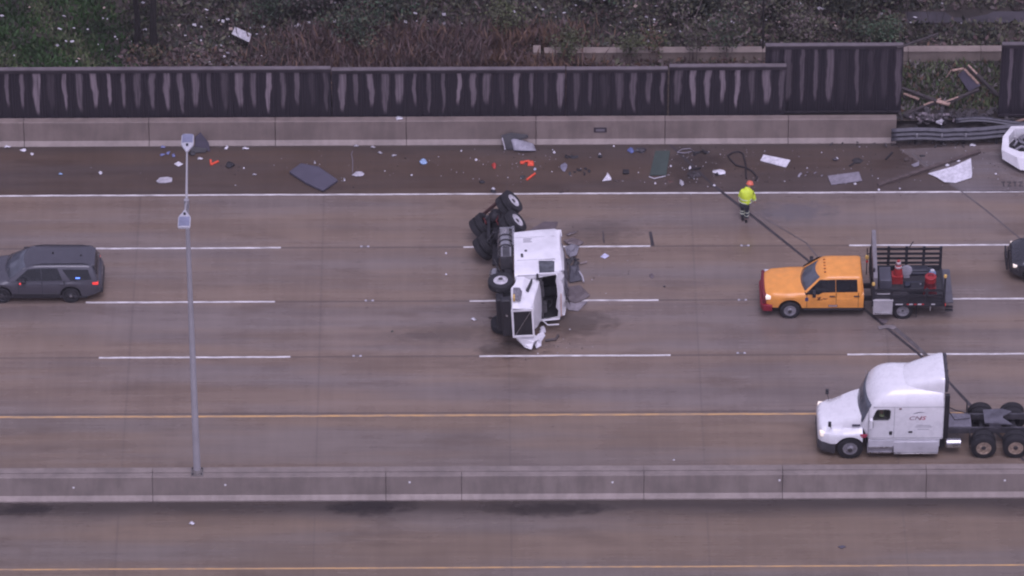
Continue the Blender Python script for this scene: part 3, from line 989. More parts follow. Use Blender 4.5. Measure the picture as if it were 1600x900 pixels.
# ------------------------------------------------------------------ police SUV
suv_paint = M('dark_grey_blue_paint', (0.062, 0.06, 0.073), 0.4, var=0.08, coat=0.5)
suv_black = M('black_car_paint', (0.03, 0.03, 0.036), 0.25, metal=0.2, var=0.1, coat=0.8)
seam = M('panel_gap', (0.01, 0.01, 0.012), 0.8)
def make_suv(label, loc, paint, lights=True):
    t = thing('police_car', label, 'SUV', loc)
    W = [(0.92, 0.37, 0.43), (3.73, 0.37, 0.43)]
    b = MB()
    body_shell(b, 5.0, W, [(0, .36), (.5, .27), (4.4, .3), (5, .45)], [(0, .78), (.12, .93), (.5, 1.0), (1.1, 1.07), (1.6, 1.11), (4.6, 1.13), (4.88, 1.05), (5, .9)],
               [(0, .68), (.15, .82), (.5, .95), (1.2, 1.0), (4.2, 1.0), (4.7, .95), (4.92, .85), (5, .74)])
    b.build('body', paint, t)
    lv = [(1.06, 1.0, 4.86, .97), (1.1, 1.04, 4.86, .96), (1.62, 1.86, 4.62, .745), (1.67, 1.98, 4.55, .71), (1.71, 2.2, 4.35, .6)]
    b = MB(); b.levels(lv, .2, .22); b.build('roof', paint, t)
    g = [lv[1], lv[2]]
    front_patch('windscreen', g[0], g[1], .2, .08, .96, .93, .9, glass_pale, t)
    front_patch('rear_window', g[0], g[1], 0, .25, .93, .78, .8, glass, t, rear=True)
    for sd in (-1, 1):
        side_patch('side_window', [(1.5, 1.12), (2.02, 1.56), (2.54, 1.6), (2.57, 1.12)], lv, sd, glass, t)
        side_patch('side_window', [(2.585, 1.12), (2.56, 1.6), (3.22, 1.59), (3.42, 1.13)], lv, sd, glass, t)
        q = side_patch('side_window', [(3.42, 1.55), (3.74, 1.12), (4.6, 1.16), (4.46, 1.54)], lv, sd, glass, t)
        for x in (1.62, 2.58, 3.48):
            b = MB(); b.box((x, sd * .965, .36), (x + .014, sd * 1.004, 1.12)); b.build('door_gap', seam, t, smooth_deg=0)
        for x in (2.36, 3.25):
            b = MB(); b.box((x, sd * .98, .97), (x + .2, sd * 1.02, 1.0)); b.build('door_handle', paint, t, bevel=.008)
        b = MB(); b.box((1.75, sd * .96, 1.12), (1.95, sd * 1.2, 1.26)); mr = b.build('mirror', black_plastic, t, bevel=.03)
        b = MB(); b.box((4.62, sd * .8, .9), (4.86, sd * .965, 1.03)); b.build('tail_light', lamp_red if lights else lamp_red_dim, t, bevel=.03)
        b = MB(); b.box((.1, sd * .5, .72), (.42, sd * .84, .86)); b.build('headlight', lamp_clear if lights else lamp_white, t, bevel=.03)
        b = MB(); b.box((1.38, sd * .9, .27), (3.28, sd * 1.004, .5)); b.build('door_cladding', black_plastic, t, bevel=.015)
        b = MB(); b.box((.6, sd * .9, .25), (4.4, sd * .985, .36)); b.build('sill', black_plastic, t, bevel=.02)
        b = MB(); b.tube([(2.25, sd * .66, 1.69), (2.6, sd * .645, 1.745), (4.2, sd * .62, 1.74), (4.45, sd * .62, 1.69)], .018, 6); b.build('roof_rail', black_plastic, t)
        for x in (.92, 3.73):
            wheel(t, (x, sd * .86, .37), .37, .24, .23, M('dark_wheel', (.06, .06, .065), .45, metal=.4), sd, hub=.02, holes=8)
    b = MB(); b.lathe([(.06, 0), (.055, .02), (.004, .03)], Matrix.Translation((3.73, -.985, .37)) @ Matrix.Rotation(R(90), 4, 'X'), 12); b.build('hub_cap', chrome, t)
    b = MB(); b.box((4.86, -.82, .4), (5.03, .82, .62)); b.build('rear_bumper', black_plastic, t, bevel=.05)
    b = MB(); b.box((4.88, -.26, .8), (4.99, .26, .95)); b.build('number_plate', lamp_clear, t, bevel=.01)
    b = MB(); b.box((-.03, -.55, .46), (.12, .55, .78)); b.build('grille', black_plastic, t, bevel=.02)
    b = MB(); b.tube([(-.1, -.42, .35), (-.13, -.42, .9), (-.13, .42, .9), (-.1, .42, .35)], .035, 8); b.box((-.16, -.38, .5), (-.12, .38, .72)); b.build('push_bar', black_plastic, t)
    for x, y in ((3.0, .12), (4.15, -.05)):
        b = MB(); b.lathe([(.045, 1.71), (.035, 1.76), (.01, 1.79)], Matrix.Translation((x, y, 0)), 10); b.build('roof_antenna', black_plastic, t)
    b = MB(); b.box((4.42, -.6, 1.57), (4.72, .6, 1.64)); b.build('spoiler', paint, t, bevel=.02)
    if lights:
        b = MB(); b.box((3.95, -.94, 1.2), (4.13, -.88, 1.25)); b.build('blue_light', lamp_blue, t, bevel=.01)
        b = MB(); b.lathe([(.04, 0), (.035, .03), (.004, .04)], Matrix.Translation((1.72, -1.2, 1.16)) @ Matrix.Rotation(R(90), 4, 'X'), 10); b.build('red_light', lamp_red, t)
        b = MB(); b.box((2.05, -.45, 1.50), (2.1, -.25, 1.56)); b.build('front_light', lamp_clear, t)
    b = MB(); b.box((.5, -.72, .2), (4.6, .72, .6)); b.build('underbody', black_plastic, t)
    return t
make_suv('dark grey police SUV with lit red tail lights and a blue rear side light', (-4.72, 0.95, 0), suv_paint)
make_suv('black police SUV with a push bar, only its nose showing at the right edge', (37.22, 1.95, 0), suv_black, lights=False)

# ------------------------------------------------------------------ orange crew-cab truck
orange = M('orange_paint', (0.82, 0.335, 0.07), 0.38, var=0.09, coat=0.25)
def make_truck():
    t = thing('flatbed_truck', 'orange crew cab work truck with a red front bumper and a dark stake bed', 'truck', (27.08, -.3, 0))
    W = [(1.06, .41, .49)]
    b = MB()
    body_shell(b, 4.02, W, [(0, .62), (.3, .5), (4.02, .5)], [(0, 1.0), (.08, 1.13), (.35, 1.2), (1.5, 1.25), (1.8, 1.24), (4.02, 1.25)],
               [(0, .74), (.1, .86), (.4, .96), (1.0, 1.0), (4.02, 1.0)], crown=.035, shoulder=.12)
    b.build('body', orange, t)
    lv = [(1.1, 1.34, 3.98, .985), (1.22, 1.44, 3.98, .97), (1.84, 2.12, 3.95, .77), (1.9, 2.22, 3.92, .73), (1.94, 2.45, 3.8, .62)]
    b = MB(); b.levels(lv, .3, .22); b.build('cab_roof', orange, t)
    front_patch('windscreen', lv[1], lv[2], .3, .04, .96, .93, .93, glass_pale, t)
    front_patch('cowl', lv[0], lv[1], .3, .55, 1.12, .93, .93, black_plastic, t)
    front_patch('rear_window', lv[1], lv[2], 0, .25, .88, .6, .6, glass, t, rear=True)
    for sd in (-1, 1):
        side_patch('side_window', [(1.66, 1.22), (2.24, 1.8), (2.86, 1.82), (2.88, 1.31), (2.36, 1.3), (2.2, 1.22)], lv, sd, glass, t)
        side_patch('side_window', [(2.9, 1.31), (2.88, 1.82), (3.74, 1.82), (3.77, 1.32)], lv, sd, glass, t)
        for x in (1.72, 2.9, 3.8):
            b = MB(); b.box((x, sd * .965, .58), (x + .014, sd * 1.003, 1.3)); b.build('door_gap', seam, t, smooth_deg=0)
        for x in (2.64, 3.62):
            b = MB(); b.box((x, sd * .98, 1.12), (x + .22, sd * 1.025, 1.16)); b.build('door_handle', black_plastic, t, bevel=.008)
        b = MB(); b.box((1.93, sd * .98, 1.26), (2.07, sd * 1.26, 1.5)); b.box((1.97, sd * .9, 1.3), (2.03, sd * 1.02, 1.35)); b.build('mirror', black_plastic, t, bevel=.03)
        b = MB(); b.box((.06, sd * .72, .93), (.27, sd * .935, 1.09)); b.build('headlight', lamp_clear if sd > 0 else lamp_white, t, bevel=.03)
        b = MB(); b.box((1.6, sd * .86, .42), (4.0, sd * .985, .5)); b.build('running_board', black_plastic, t, bevel=.02)
        wheel(t, (1.06, sd * .86, .4), .4, .26, .25, rim_steel, sd, hub=.06, holes=8)
    b = MB(); b.box((-.05, -.86, .62), (.1, .86, 1.1)); b.build('grille', M('dark_red_grille', (.16, .018, .03), .4, var=.3), t, bevel=.03)
    for z in (.72, .84, .96):
        b = MB(); b.box((-.075, -.55, z), (-.045, .55, z + .05)); b.build('grille_bar', red_paint, t)
    b = MB(); b.loft([(-.13, [(0, .38), (.72, .4), (.72, .6), (0, .62)]), (-.02, [(0, .36), (.93, .36), (.95, .66), (0, .68)]), (.34, [(0, .38), (1.0, .4), (1.0, .68), (0, .7)])]); b.build('front_bumper', red_paint, t, bevel=.02)
    b = MB(); b.box((0.02, -.8, .2), (.4, .8, .37)); b.build('lower_bumper', black_plastic, t, bevel=.04)
    for y in (-.42, -.2, 0, .2, .42):
        b = MB(); b.box((2.42, y - .03, 1.93), (2.5, y + .03, 1.975)); b.build('roof_marker_lamp', M('amber_marker', (.32, .1, .02), .4), t, bevel=.01)
    # door markings: dark badge on the wing, dark brush-like emblem, small plate
    b = MB(); b.plate([(1.66, -1.004, .9), (1.79, -1.004, .92), (1.78, -1.004, 1.06), (1.72, -1.004, 1.12), (1.65, -1.004, 1.04)], (0, .008, 0)); b.build('wing_badge', M('badge_blue', (.06, .06, .13), .5), t)
    b = MB()
    for P in ([(2.14, 1.08), (2.3, 1.1), (2.22, .97), (2.36, .99), (2.36, .965), (2.12, .94), (2.22, 1.06), (2.14, 1.055)], [(2.36, 1.02), (2.58, 1.035), (2.58, 1.045), (2.36, 1.045)], [(2.4, .98), (2.52, .99), (2.52, 1.0), (2.4, 1.0)]):
        b.plate([(x, -1.004, z) for x, z in P], (0, .008, 0))
    b.build('door_emblem', M('emblem_brown', (.1, .03, .02), .5), t)
    b = MB(); b.box((2.6, -1.006, .6), (2.98, -.995, .72)); o = b.build('side_plate', M('plate_brown', (.3, .16, .1), .5), t)
    b = MB()
    for k in range(4): b.box((2.64 + k * .08, -1.009, .63), (2.69 + k * .08, -1.005, .69))
    b.build('plate_marks', M('plate_pale', (.5, .42, .45), .5), o)
    # chassis and bed
    b = MB()
    for y in (-.42, .42): b.box((.5, y - .05, .5), (7.4, y + .05, .7))
    b.box((.4, -.75, .3), (4.1, .75, .52)); b.box((5.45, -.9, .35), (5.75, .9, .46)); b.build('chassis', dark_steel, t)
    for sd in (-1, 1):
        wheel(t, (5.62, sd * .93, .4), .4, .24, .25, rim_steel, sd, dual=True, hub=-.03, holes=6, dish=.1)
    bedm = M('dark_bed_steel', (0.022, 0.021, 0.026), .6, var=.35, scale=4)
    deckm = M('worn_deck', (0.028, 0.026, 0.03), .65, var=.35, scale=3)
    x0, x1, yn, yf = 4.35, 7.3, -1.13, 1.13
    b = MB(); b.box((x0, yn, .86), (x1, yf, .93)); b.build('deck', deckm, t, bevel=.01)
    b = MB(); b.box((x0, yn - .03, .74), (x1, yn + .03, .95)); b.box((x0, yf - .03, .74), (x1, yf + .03, .95)); b.box((x1 - .05, yn, .7), (x1 + .02, yf, .955)); b.build('deck_edge', bedm, t)
    for k in range(7):
        b = MB(); b.box((4.45 + k * .42, -1.0, .78), (4.51 + k * .42, 1.0, .858)); b.build('cross_member', bedm, t)
    for sd, yy in ((-1, yn), (1, yf)):
        for x in (4.4, 5.12, 5.85, 6.55, 7.24):
            b = MB(); b.box((x - .055, yy - .04, .93), (x + .055, yy + .04, 2.04 if sd > 0 else 1.62)); b.build('stake_post', bedm, t, smooth_deg=0)
        for z in ((1.2, 1.43, 1.66, 1.9) if sd > 0 else (1.24, 1.5)):
            b = MB(); b.box((4.4, yy - .055, z), (7.26, yy - .035, z + .115)); b.build('stake_rail', bedm, t, smooth_deg=0)
    b = MB(); b.box((4.4, yn + .0, .955), (7.2, yn + .03, 1.17)); b.build('side_board', bedm, t)
    b = MB(); b.box((4.36, yf - .13, .94), (7.2, yf - .07, 1.16)); b.build('side_board', bedm, t)
    for x in (4.38, 7.26):
        b = MB(); b.box((x - .04, yn - .03, .93), (x + .04, yn + .03, 2.18 if x > 6 else 1.8)); o = b.build('corner_post', bedm, t)
        b = MB(); b.lathe([(.06, 0), (.07, .05), (.05, .12), (.005, .14)], Matrix.Translation((x, yn, 2.18 if x > 6 else 1.8)), 12); b.build('beacon', amber, o)
    # headboard with the folded arrow board across the bed, seen edge-on
    for y in (-.75, .0, .75):
        b = MB(); b.box((4.36, y - .05, .9), (4.45, y + .05, 2.35)); b.build('mast_post', bedm, t)
    b = MB()
    for z in (1.1, 1.45, 1.8): b.box((4.38, -1.1, z), (4.42, 1.1, z + .1))
    b.build('headboard_rail', bedm, t)
    b = MB(); b.plate([(4.38, -1.05, 1.15), (4.38, 1.0, 2.25), (4.38, 1.0, 3.0), (4.38, -1.05, 2.1)], (.17, 0, 0)); b.build('arrow_board', M('arrow_board_grey', (.17, .155, .165), .6, var=.2), t, bevel=.01)
    b = MB(); b.tube([(4.22, .72, .95), (4.22, .72, 2.28)], .022, 8); b.tube([(4.22, .72, 2.0), (4.4, .72, 2.0)], .02, 6); b.build('lamp_post', bedm, t)
    b = MB(); b.lathe([(.07, 0), (.09, .06), (.06, .16), (.005, .18)], Matrix.Translation((4.22, .72, 1.75)), 12); b.build('beacon', amber, t)
    b = MB(); b.lathe([(.05, 0), (.05, .06), (.005, .07)], Matrix.Translation((4.22, .66, 1.62)), 10); b.build('red_lamp', lamp_red_dim, t)
    b = MB(); b.bar((5.95, 1.13, 2.0), (6.1, 1.13, 2.3), .03); b.build('spare_stake', bedm, t)
    # under-bed toolbox
    b = MB(); b.box((4.4, -1.24, .38), (5.18, -.75, 1.06)); o = b.build('toolbox', M('toolbox_grey', (.44, .42, .43), .5, var=.1), t, bevel=.015)
    b = MB(); b.box((4.38, -1.26, 1.062), (5.2, -.75, 1.1)); b.build('toolbox_lid', M('toolbox_grey', None), o, bevel=.015)
    b = MB(); b.box((4.46, -1.265, .44), (5.12, -1.242, .49)); b.build('toolbox_step', chrome, o, bevel=.005)
    tw, trd = M('reflective_white', (.7, .68, .7), .4), M('reflective_red', (.55, .03, .04), .4)
    for x, mt in ((5.3, tw), (5.45, tw), (5.75, trd), (5.85, tw), (6.05, trd), (6.2, tw), (6.35, trd), (6.75, tw)):
        b = MB(); b.box((x, yn - .036, .82), (x + (.15 if mt is tw else .1), yn - .028, .87)); b.build('reflective_tape', mt, t)
    b = MB(); b.box((x1, -1.12, .86), (x1 + .33, 1.1, .92)); b.build('lift_platform', M('platform_grey', (.09, .088, .1), .5, var=.2), t, bevel=.01)
    b = MB(); b.box((x1 + .02, -1.12, .45), (x1 + .33, -1.0, .5)); b.box((x1 + .02, -1.12, .62), (x1 + .33, -1.0, .66)); b.build('rear_step', bedm, t)
    for y in (-1.05, 1.05):
        b = MB(); b.box((x1 - .06, y - .08, .72), (x1 + .03, y + .08, .86)); b.build('tail_light', lamp_red, t, bevel=.01)
    b = MB(); b.box((6.15, -1.1, .15), (6.18, -.7, .75)); b.build('mud_flap', black_plastic, t)
    b = MB(); b.box((6.7, -1.12, .48), (6.74, -1.05, .75)); b.lathe([(.03, 0), (.03, .03)], Matrix.Translation((6.72, -1.1, .6)), 8); b.build('hanger_bracket', chrome, t)
    return t
make_truck()
TX, TY = 27.08, -.3
# load on the bed
def drum(x, y, z, label):
    t = thing('traffic_drum', label, 'traffic drum', (x, y, z))
    m1 = M('drum_red', (.3, .022, .026), .5, var=.15); m2 = M('drum_dark_red', (.11, .012, .018), .5, var=.15)
    rr = [.28, .265, .25, .24, .23, .22]
    for k in range(5):
        b = MB(); b.lathe([(rr[k], .08 + k * .19), (rr[k] - .012, .09 + k * .19 + .17), (rr[k + 1], .08 + (k + 1) * .19)], Matrix(), 22); b.build('band', (m1, m2)[k % 2], t)
    b = MB(); b.lathe([(.34, 0), (.34, .05), (.29, .08)], Matrix(), 22); b.build('base', black_plastic, t)
    b = MB(); b.lathe([(.225, 1.03), (.24, 1.045), (.22, 1.07), (.05, 1.085)], Matrix(), 22); b.build('lid', m1, t)
    b = MB(); b.tube([(-.1, 0, 1.08), (-.08, 0, 1.14), (.08, 0, 1.14), (.1, 0, 1.08)], .02, 6); b.build('handle', m2, t)
drum(33.78, -1.1, .93, 'red banded traffic drum standing at the rear near corner of the truck bed')
def cones(x, y, z, label):
    t = thing('traffic_cones', label, 'cone stack', (x, y, z))
    m1 = M('cone_red', (.36, .035, .035), .5, var=.12); m2 = M('cone_white', (.5, .4, .4), .4)
    for k in range(4):
        b = MB(); b.lathe([(.19, .05), (.165, .3), (.06, .74), (.03, .76)], Matrix.Translation((.01 * k, .0, k * .1)), 16); b.box((-.22, -.22, k * .1), (.22, .22, k * .1 + .05)); b.build('cone', m1, t)
    b = MB(); b.lathe([(.112, .55), (.082, .68)], Matrix.Translation((.03, 0, .312)), 16, cap=False); b.build('collar', m2, t, solid=.005)
    b = MB(); b.lathe([(.15, .38), (.128, .47)], Matrix.Translation((.03, 0, .312)), 16, cap=False); b.build('collar', m2, t, solid=.005)
cones(32.52, .0, .93, 'stack of red traffic cones with pale collars in the middle of the truck bed')
b = MB(); b.lathe([(.02, -.12), (.2, -.1), (.24, 0), (.2, .1), (.02, .12)], Matrix.Translation((0, 0, .26)) @ Matrix.Rotation(R(75), 4, 'X'), 20); b.box((-.12, -.16, 0), (.12, .16, .06))
o = b.build('hose_reel', M('pale_grey_plastic', (.3, .29, .32), .5, var=.2)); o.location = (32.92, .35, .93); tag(o, 'pale grey round reel beside the red cone stack on the truck bed', 'reel')
b = MB(); b.box((-.26, -.5, 0), (.26, .5, .42), top=.95); o = b.build('bed_crate', M('slate_crate', (.085, .085, .105), .5, var=.15), bevel=.03); o.location = (32.02, -.05, .93)
tag(o, 'slate grey crate behind the headboard on the truck bed', 'crate')
t = thing('water_cooler', 'small pale blue jug with a white cap near the tail of the truck bed', 'jug', (33.95, .1, .93))
b = MB(); b.lathe([(.13, 0), (.15, .05), (.15, .34), (.1, .42)], Matrix(), 16); b.build('jug_body', M('jug_blue', (.2, .27, .42), .4), t)
b = MB(); b.lathe([(.08, .42), (.085, .47), (.01, .5)], Matrix(), 14); b.build('jug_cap', lamp_clear, t)
b = MB(); b.box((-.7, -.22, 0), (.7, .22, .16)); b.box((-.6, -.18, .16), (.5, .15, .26)); o = b.build('tarp_bundle', M('dark_tarp', (.035, .037, .05), .6, var=.3, scale=6), bevel=.05); o.location = (33.3, .55, .93)
tag(o, 'flat dark tarp bundle along the far rail of the truck bed', 'tarp')
t = thing('generator', 'squat black generator with a carrying handle beside the red drum on the truck bed', 'generator', (33.3, -.85, .93))
b = MB(); b.box((-.3, -.22, .05), (.3, .22, .42)); b.box((-.32, -.24, 0), (.32, -.2, .05)); b.build('housing', M('generator_black', (.022, .022, .028), .5, var=.4, scale=8), t, bevel=.03)
b = MB(); b.tube([(-.3, 0, .4), (-.3, 0, .55), (.3, 0, .55), (.3, 0, .4)], .02, 8); b.build('handle', black_plastic, t)
b = MB(); b.lathe([(.05, .42), (.05, .46), (.01, .47)], Matrix.Translation((.1, .05, 0)), 10); b.build('fuel_cap', chrome, t)
b = MB(); b.box((-.35, -.15, 0), (.35, .15, .14)); o = b.build('tool_case', M('dark_blue_case', (.03, .035, .055), .5), bevel=.02); o.location = (33.15, -.35, .93)
tag(o, 'dark blue tool case lying in front of the cone stack on the truck bed', 'case')

# ------------------------------------------------------------------ bobtail tractors
clear_glass, _nt, _b = newmat('clear_side_glass')
_b.inputs['Base Color'].default_value = (.03, .035, .03, 1)
_b.inputs['Roughness'].default_value = .06
_b.inputs['Alpha'].default_value = .22
def cut(o, poly, off, mat):
    c = MB(); c.plate(poly, off); co = c.build('cutter', mat, o.parent, smooth_deg=0)
    md = o.modifiers.new('cut', 'BOOLEAN'); md.operation = 'DIFFERENCE'; md.object = co; md.solver = 'EXACT'; md.material_mode = 'TRANSFER'
    dg = bpy.context.evaluated_depsgraph_get()
    me = bpy.data.meshes.new_from_object(o.evaluated_get(dg))
    o.modifiers.clear()
    o.data = me
    bpy.data.objects.remove(co)
def tractor_hood(b, nose_hw=.78, z0=1.42, z1=1.95, L=1.72, wheels=((1.25, .5, .58),)):
    sec = []
    for x in stations(L, wheels, 26):
        zt = lerp_tab([(0, z0 - .12), (.1, z0), (L, z1)], x)
        zf = lerp_tab([(0, z0 - .45), (.15, z0 - .22), (.7, 1.22), (L, 1.32)], x)
        hn = lerp_tab([(0, nose_hw - .1), (.15, nose_hw), (L, 1.0)], x)
        hf = lerp_tab([(0, .8), (.12, .98), (.5, 1.17), (L, 1.22)], x)
        zb = arch_z(x, lerp_tab([(0, .72), (L, .75)], x), wheels)
        zb = min(zb, zf - .08)
        sec.append((x, [(0, zb), (hf - .06, zb), (hf, zb + .04), (hf, zf - .08), (hf - .05, zf - .01), (hn + .1, zf + .03), (hn, zf + .12), (hn - .03, zt - .14), (hn - .13, zt - .02), (hn * .5, zt + .03), (0, zt + .045)]))
    b.loft(sec)

def make_tractor():
    t = thing('semi_tractor', 'upright white sleeper tractor without trailer, red and dark lettering on its side', 'truck', (28.85, -9.2, 0))
    b = MB(); tractor_hood(b); b.build('hood', white_paint, t)
    lv = [(1.02, 1.72, 4.88, 1.2), (1.7, 1.48, 4.88, 1.2), (2.62, 1.86, 4.88, 1.2), (2.8, 1.98, 4.88, 1.165), (3.0, 2.16, 4.87, 1.08), (3.16, 2.42, 4.86, .95), (3.26, 2.75, 4.84, .76), (3.31, 3.2, 4.8, .5)]
    b = MB(); b.levels(lv, .24, .3); cab = b.build('cab', white_paint, t)
    win = [(2.02, 1.95), (2.2, 2.46), (2.26, 2.51), (2.72, 2.51), (2.8, 2.43), (2.78, 2.05), (2.7, 1.95)]
    cut(cab, [(2.41 + (x - 2.41) * .94, -1.4, 2.23 + (z - 2.23) * .92) for x, z in win], (0, .95, 0), M('cab_lining', (.07, .065, .07), .8))
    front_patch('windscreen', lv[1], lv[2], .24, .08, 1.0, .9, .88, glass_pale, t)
    for sd in (-1, 1):
        side_patch('side_window', [(2.02, 1.95), (2.2, 2.46), (2.26, 2.51), (2.72, 2.51), (2.8, 2.43), (2.78, 2.05), (2.7, 1.95)], lv, sd, glass if sd > 0 else clear_glass, t)
        for x in (1.92, 2.92):
            b = MB(); b.box((x, sd * 1.17, 1.1), (x + .016, sd * 1.204, 2.58)); b.build('door_gap', M('pale_gap', (.28, .27, .29), .6), t, smooth_deg=0)
        for z0 in (1.08, 2.6):
            b = MB(); b.box((2.1, sd * 1.17, z0), (4.85, sd * 1.204, z0 + .018)); b.build('seam_line', M('pale_gap', None), t, smooth_deg=0)
        b = MB(); b.box((2.75, sd * 1.19, 1.25), (2.87, sd * 1.225, 1.42)); b.build('door_handle', black_plastic, t, bevel=.01)
        b = MB(); b.box((3.5, sd * 1.19, 1.34), (3.66, sd * 1.222, 1.42)); b.build('vent', black_plastic, t, bevel=.01)
        b = MB(); b.box((3.1, sd * 1.19, 2.5), (3.2, sd * 1.222, 2.56)); b.build('marker_lamp', M('dark_lens', (.12, .04, .04), .3), t, bevel=.01)
        b = MB(); b.box((1.96, sd * 1.24, 1.72), (2.08, sd * 1.44, 2.12)); b.tube([(2.02, sd * 1.18, 1.7), (2.02, sd * 1.34, 1.74)], .02); m_ = b.build('mirror', black_plastic if sd > 0 else white_paint, t, bevel=.04)
        b = MB(); b.box((2.08, sd * 1.26, 1.74), (2.1, sd * 1.42, 2.0)); b.build('mirror_glass', glass, m_)
        b = MB(); b.tube([(.5, sd * .88, 1.3), (.42, sd * 1.0, 1.58)], .014); b.box((.36, sd * .97, 1.56), (.48, sd * 1.1, 1.74)); b.build('hood_mirror', black_plastic, t, bevel=.02)
        b = MB(); b.loft([(.06, [(0, .0), (.12, .02), (.1, .2), (0, .22)]), (.42, [(0, .02), (.15, .04), (.13, .2), (0, .22)])]); hl = b.build('headlight', lamp_white, t, bevel=.02); hl.location = (0.0, sd * .93, 1.0); hl.rotation_euler = (0, 0, sd * -.22)
        # chassis skirts, step and tank
        b = MB(); b.box((1.95, sd * .9, .62), (4.75, sd * 1.19, .98)); b.box((2.95, sd * .95, .34), (4.72, sd * 1.215, .9)); b.build('chassis_skirt', M('skirt_white', (.56, .55, .58), .35, var=.08), t, bevel=.03)
        b = MB(); b.box((1.92, sd * .95, .3), (2.93, sd * 1.18, .64)); b.build('step_well', M('step_grey', (.3, .29, .32), .45, metal=.3, var=.2), t, bevel=.02)
        for z in (.34, .6):
            b = MB(); b.box((1.98, sd * 1.1, z), (2.9, sd * 1.225, z + .04)); b.build('step_tread', chrome, t)
        b = MB(); b.box((2.98, sd * 1.1, .28), (4.7, sd * 1.235, .335)); b.build('lower_rail', chrome, t, bevel=.01)
        b = MB(); b.box((4.885, sd * 1.02, 1.0), (5.07, sd * 1.17, 3.15)); b.build('side_extender', black_plastic, t, bevel=.02)
        wheel(t, (1.25, sd * 1.02, .5), .5, .28, .29, rim_steel, sd, hub=.1, holes=8)
        for x in (6.5, 7.76):
            wheel(t, (x, sd * 1.04, .5), .5, .27, .3, rim_rust, sd, dual=True, holes=8, dish=.14)
    b = MB(); b.loft([(-.02, [(0, .3), (.75, .3), (.8, .5), (.72, .68), (0, .7)]), (.14, [(0, .26), (.98, .26), (1.02, .5), (.98, .72), (0, .74)]), (.66, [(0, .26), (1.16, .26), (1.18, .5), (1.15, .74), (0, .76)])]); b.build('bumper', M('dark_grey_bumper', (.06, .058, .065), .5, var=.2), t, bevel=.02)
    b = MB(); b.grid([[(.0 + .03 * abs(y) , y, z) for y in (-.5, -.25, 0, .25, .5)] for z in (.78, 1.0, 1.22)]); b.build('grille', M('grille_mesh', (.2, .195, .21), .4, metal=.4, var=.3, scale=20), t, solid=.03)
    # roof fairing
    sec = []
    for i in range(13):
        x = 3.3 + 1.56 * i / 12
        s = i / 12
        zt = 3.3 + .53 * (s ** .8) - (.05 if i == 12 else 0)
        hw = .7 + .24 * s ** .7
        sec.append((x, [(0, 2.9), (hw + .06, 2.9), (hw + .03, max(3.05, zt - .4)), (hw, zt - .24), (hw - .04, zt - .12), (hw - .12, zt - .045), (hw - .27, zt), (0, zt + .012)]))
    b = MB(); b.loft(sec); b.build('roof_fairing', white_paint, t)
    b = MB(); b.plate([(4.862, -.88, 3.1), (4.862, .88, 3.1), (4.862, .88, 3.64), (4.862, .8, 3.75), (4.862, -.8, 3.75), (4.862, -.88, 3.64)], (.14, 0, 0)); b.build('fairing_back', M('fairing_inner', (.05, .045, .052), .6, var=.3), t)
    for y in (-.7, -.2, .3, .8):
        b = MB(); b.box((5.0, y - .03, 3.12), (5.03, y + .03, 3.66)); b.build('fairing_strut', black_plastic, t)
    # fleet lettering: dark swoosh over sloping letters
    b = MB(); P = []
    for i in range(13):
        a = R(150 - 110 * i / 12); P.append((math.cos(a) * .34, math.sin(a) * .16))
    for i in range(12, -1, -1):
        a = R(150 - 110 * i / 12); w = .035 * math.sin(math.pi * min(1, (i + 1) / 11)); P.append((math.cos(a) * (.34 - w * .2), math.sin(a) * .16 - w))
    b.plate([(3.95 + x, -1.204, 2.2 + z) for x, z in P], (0, .006, 0)); b.build('logo_swoosh', M('logo_ink', (.05, .045, .07), .5), t)
    for body, x, mt in (('CN', 3.72, M('letter_plum', (.25, .13, .17), .5)), ('IS', 4.02, M('letter_red', (.42, .05, .09), .5))):
        me = text_mesh(body, .26, .003, .3); me.materials.append(mt)
        o = bpy.data.objects.new('logo_letters', me); COL.objects.link(o); o.parent = t
        o.location = (x, -1.206, 2.06); o.rotation_euler = (R(90), 0, 0); o.scale = (1.25, 1, 1)
    b = MB()
    for z, x0, x1 in ((1.7, 3.8, 4.35), (1.62, 3.75, 4.4), (1.5, 3.85, 4.3)): b.box((x0, -1.206, z), (x1, -1.199, z + .022))
    b.build('fine_print', M('pale_gap', None), t)
    b = MB(); b.box((1.62, -1.232, 1.2), (1.9, -1.2, 1.27)); b.box((1.66, -1.232, 1.13), (1.86, -1.2, 1.17)); b.build('wing_badge', M('letter_red', None), t)
    b = MB(); b.box((1.3, -1.06, 1.55), (1.62, -.985, 1.6)); b.build('hood_badge', M('logo_ink', None), t)
    # chassis
    b = MB()
    for y in (-.43, .43): b.box((.6, y - .045, .72), (8.6, y + .045, .98))
    for x in (5.2, 5.9, 7.1, 8.5): b.box((x, -.4, .76), (x + .1, .4, .9))
    b.build('frame_rail', M('greasy_frame', (.07, .066, .075), .5, metal=.2, var=.35), t)
    b = MB(); b.box((5.02, -.42, .985), (6.05, .42, 1.01)); b.build('deck_plate', M('tread_plate', (.22, .21, .24), .45, metal=.4, var=.2, scale=8), t)
    b = MB(); b.plate([(6.55, -.42, 1.14), (7.3, -.48, 1.14), (7.68, -.42, 1.05), (7.3, -.06, 1.1), (7.3, .06, 1.1), (7.68, .42, 1.05), (7.3, .48, 1.14), (6.55, .42, 1.14)], (0, 0, .06)); b.box((6.75, -.4, .98), (7.2, .4, 1.14)); b.build('fifth_wheel', M('fifth_wheel_grey', (.13, .125, .145), .45, metal=.3, var=.3), t)
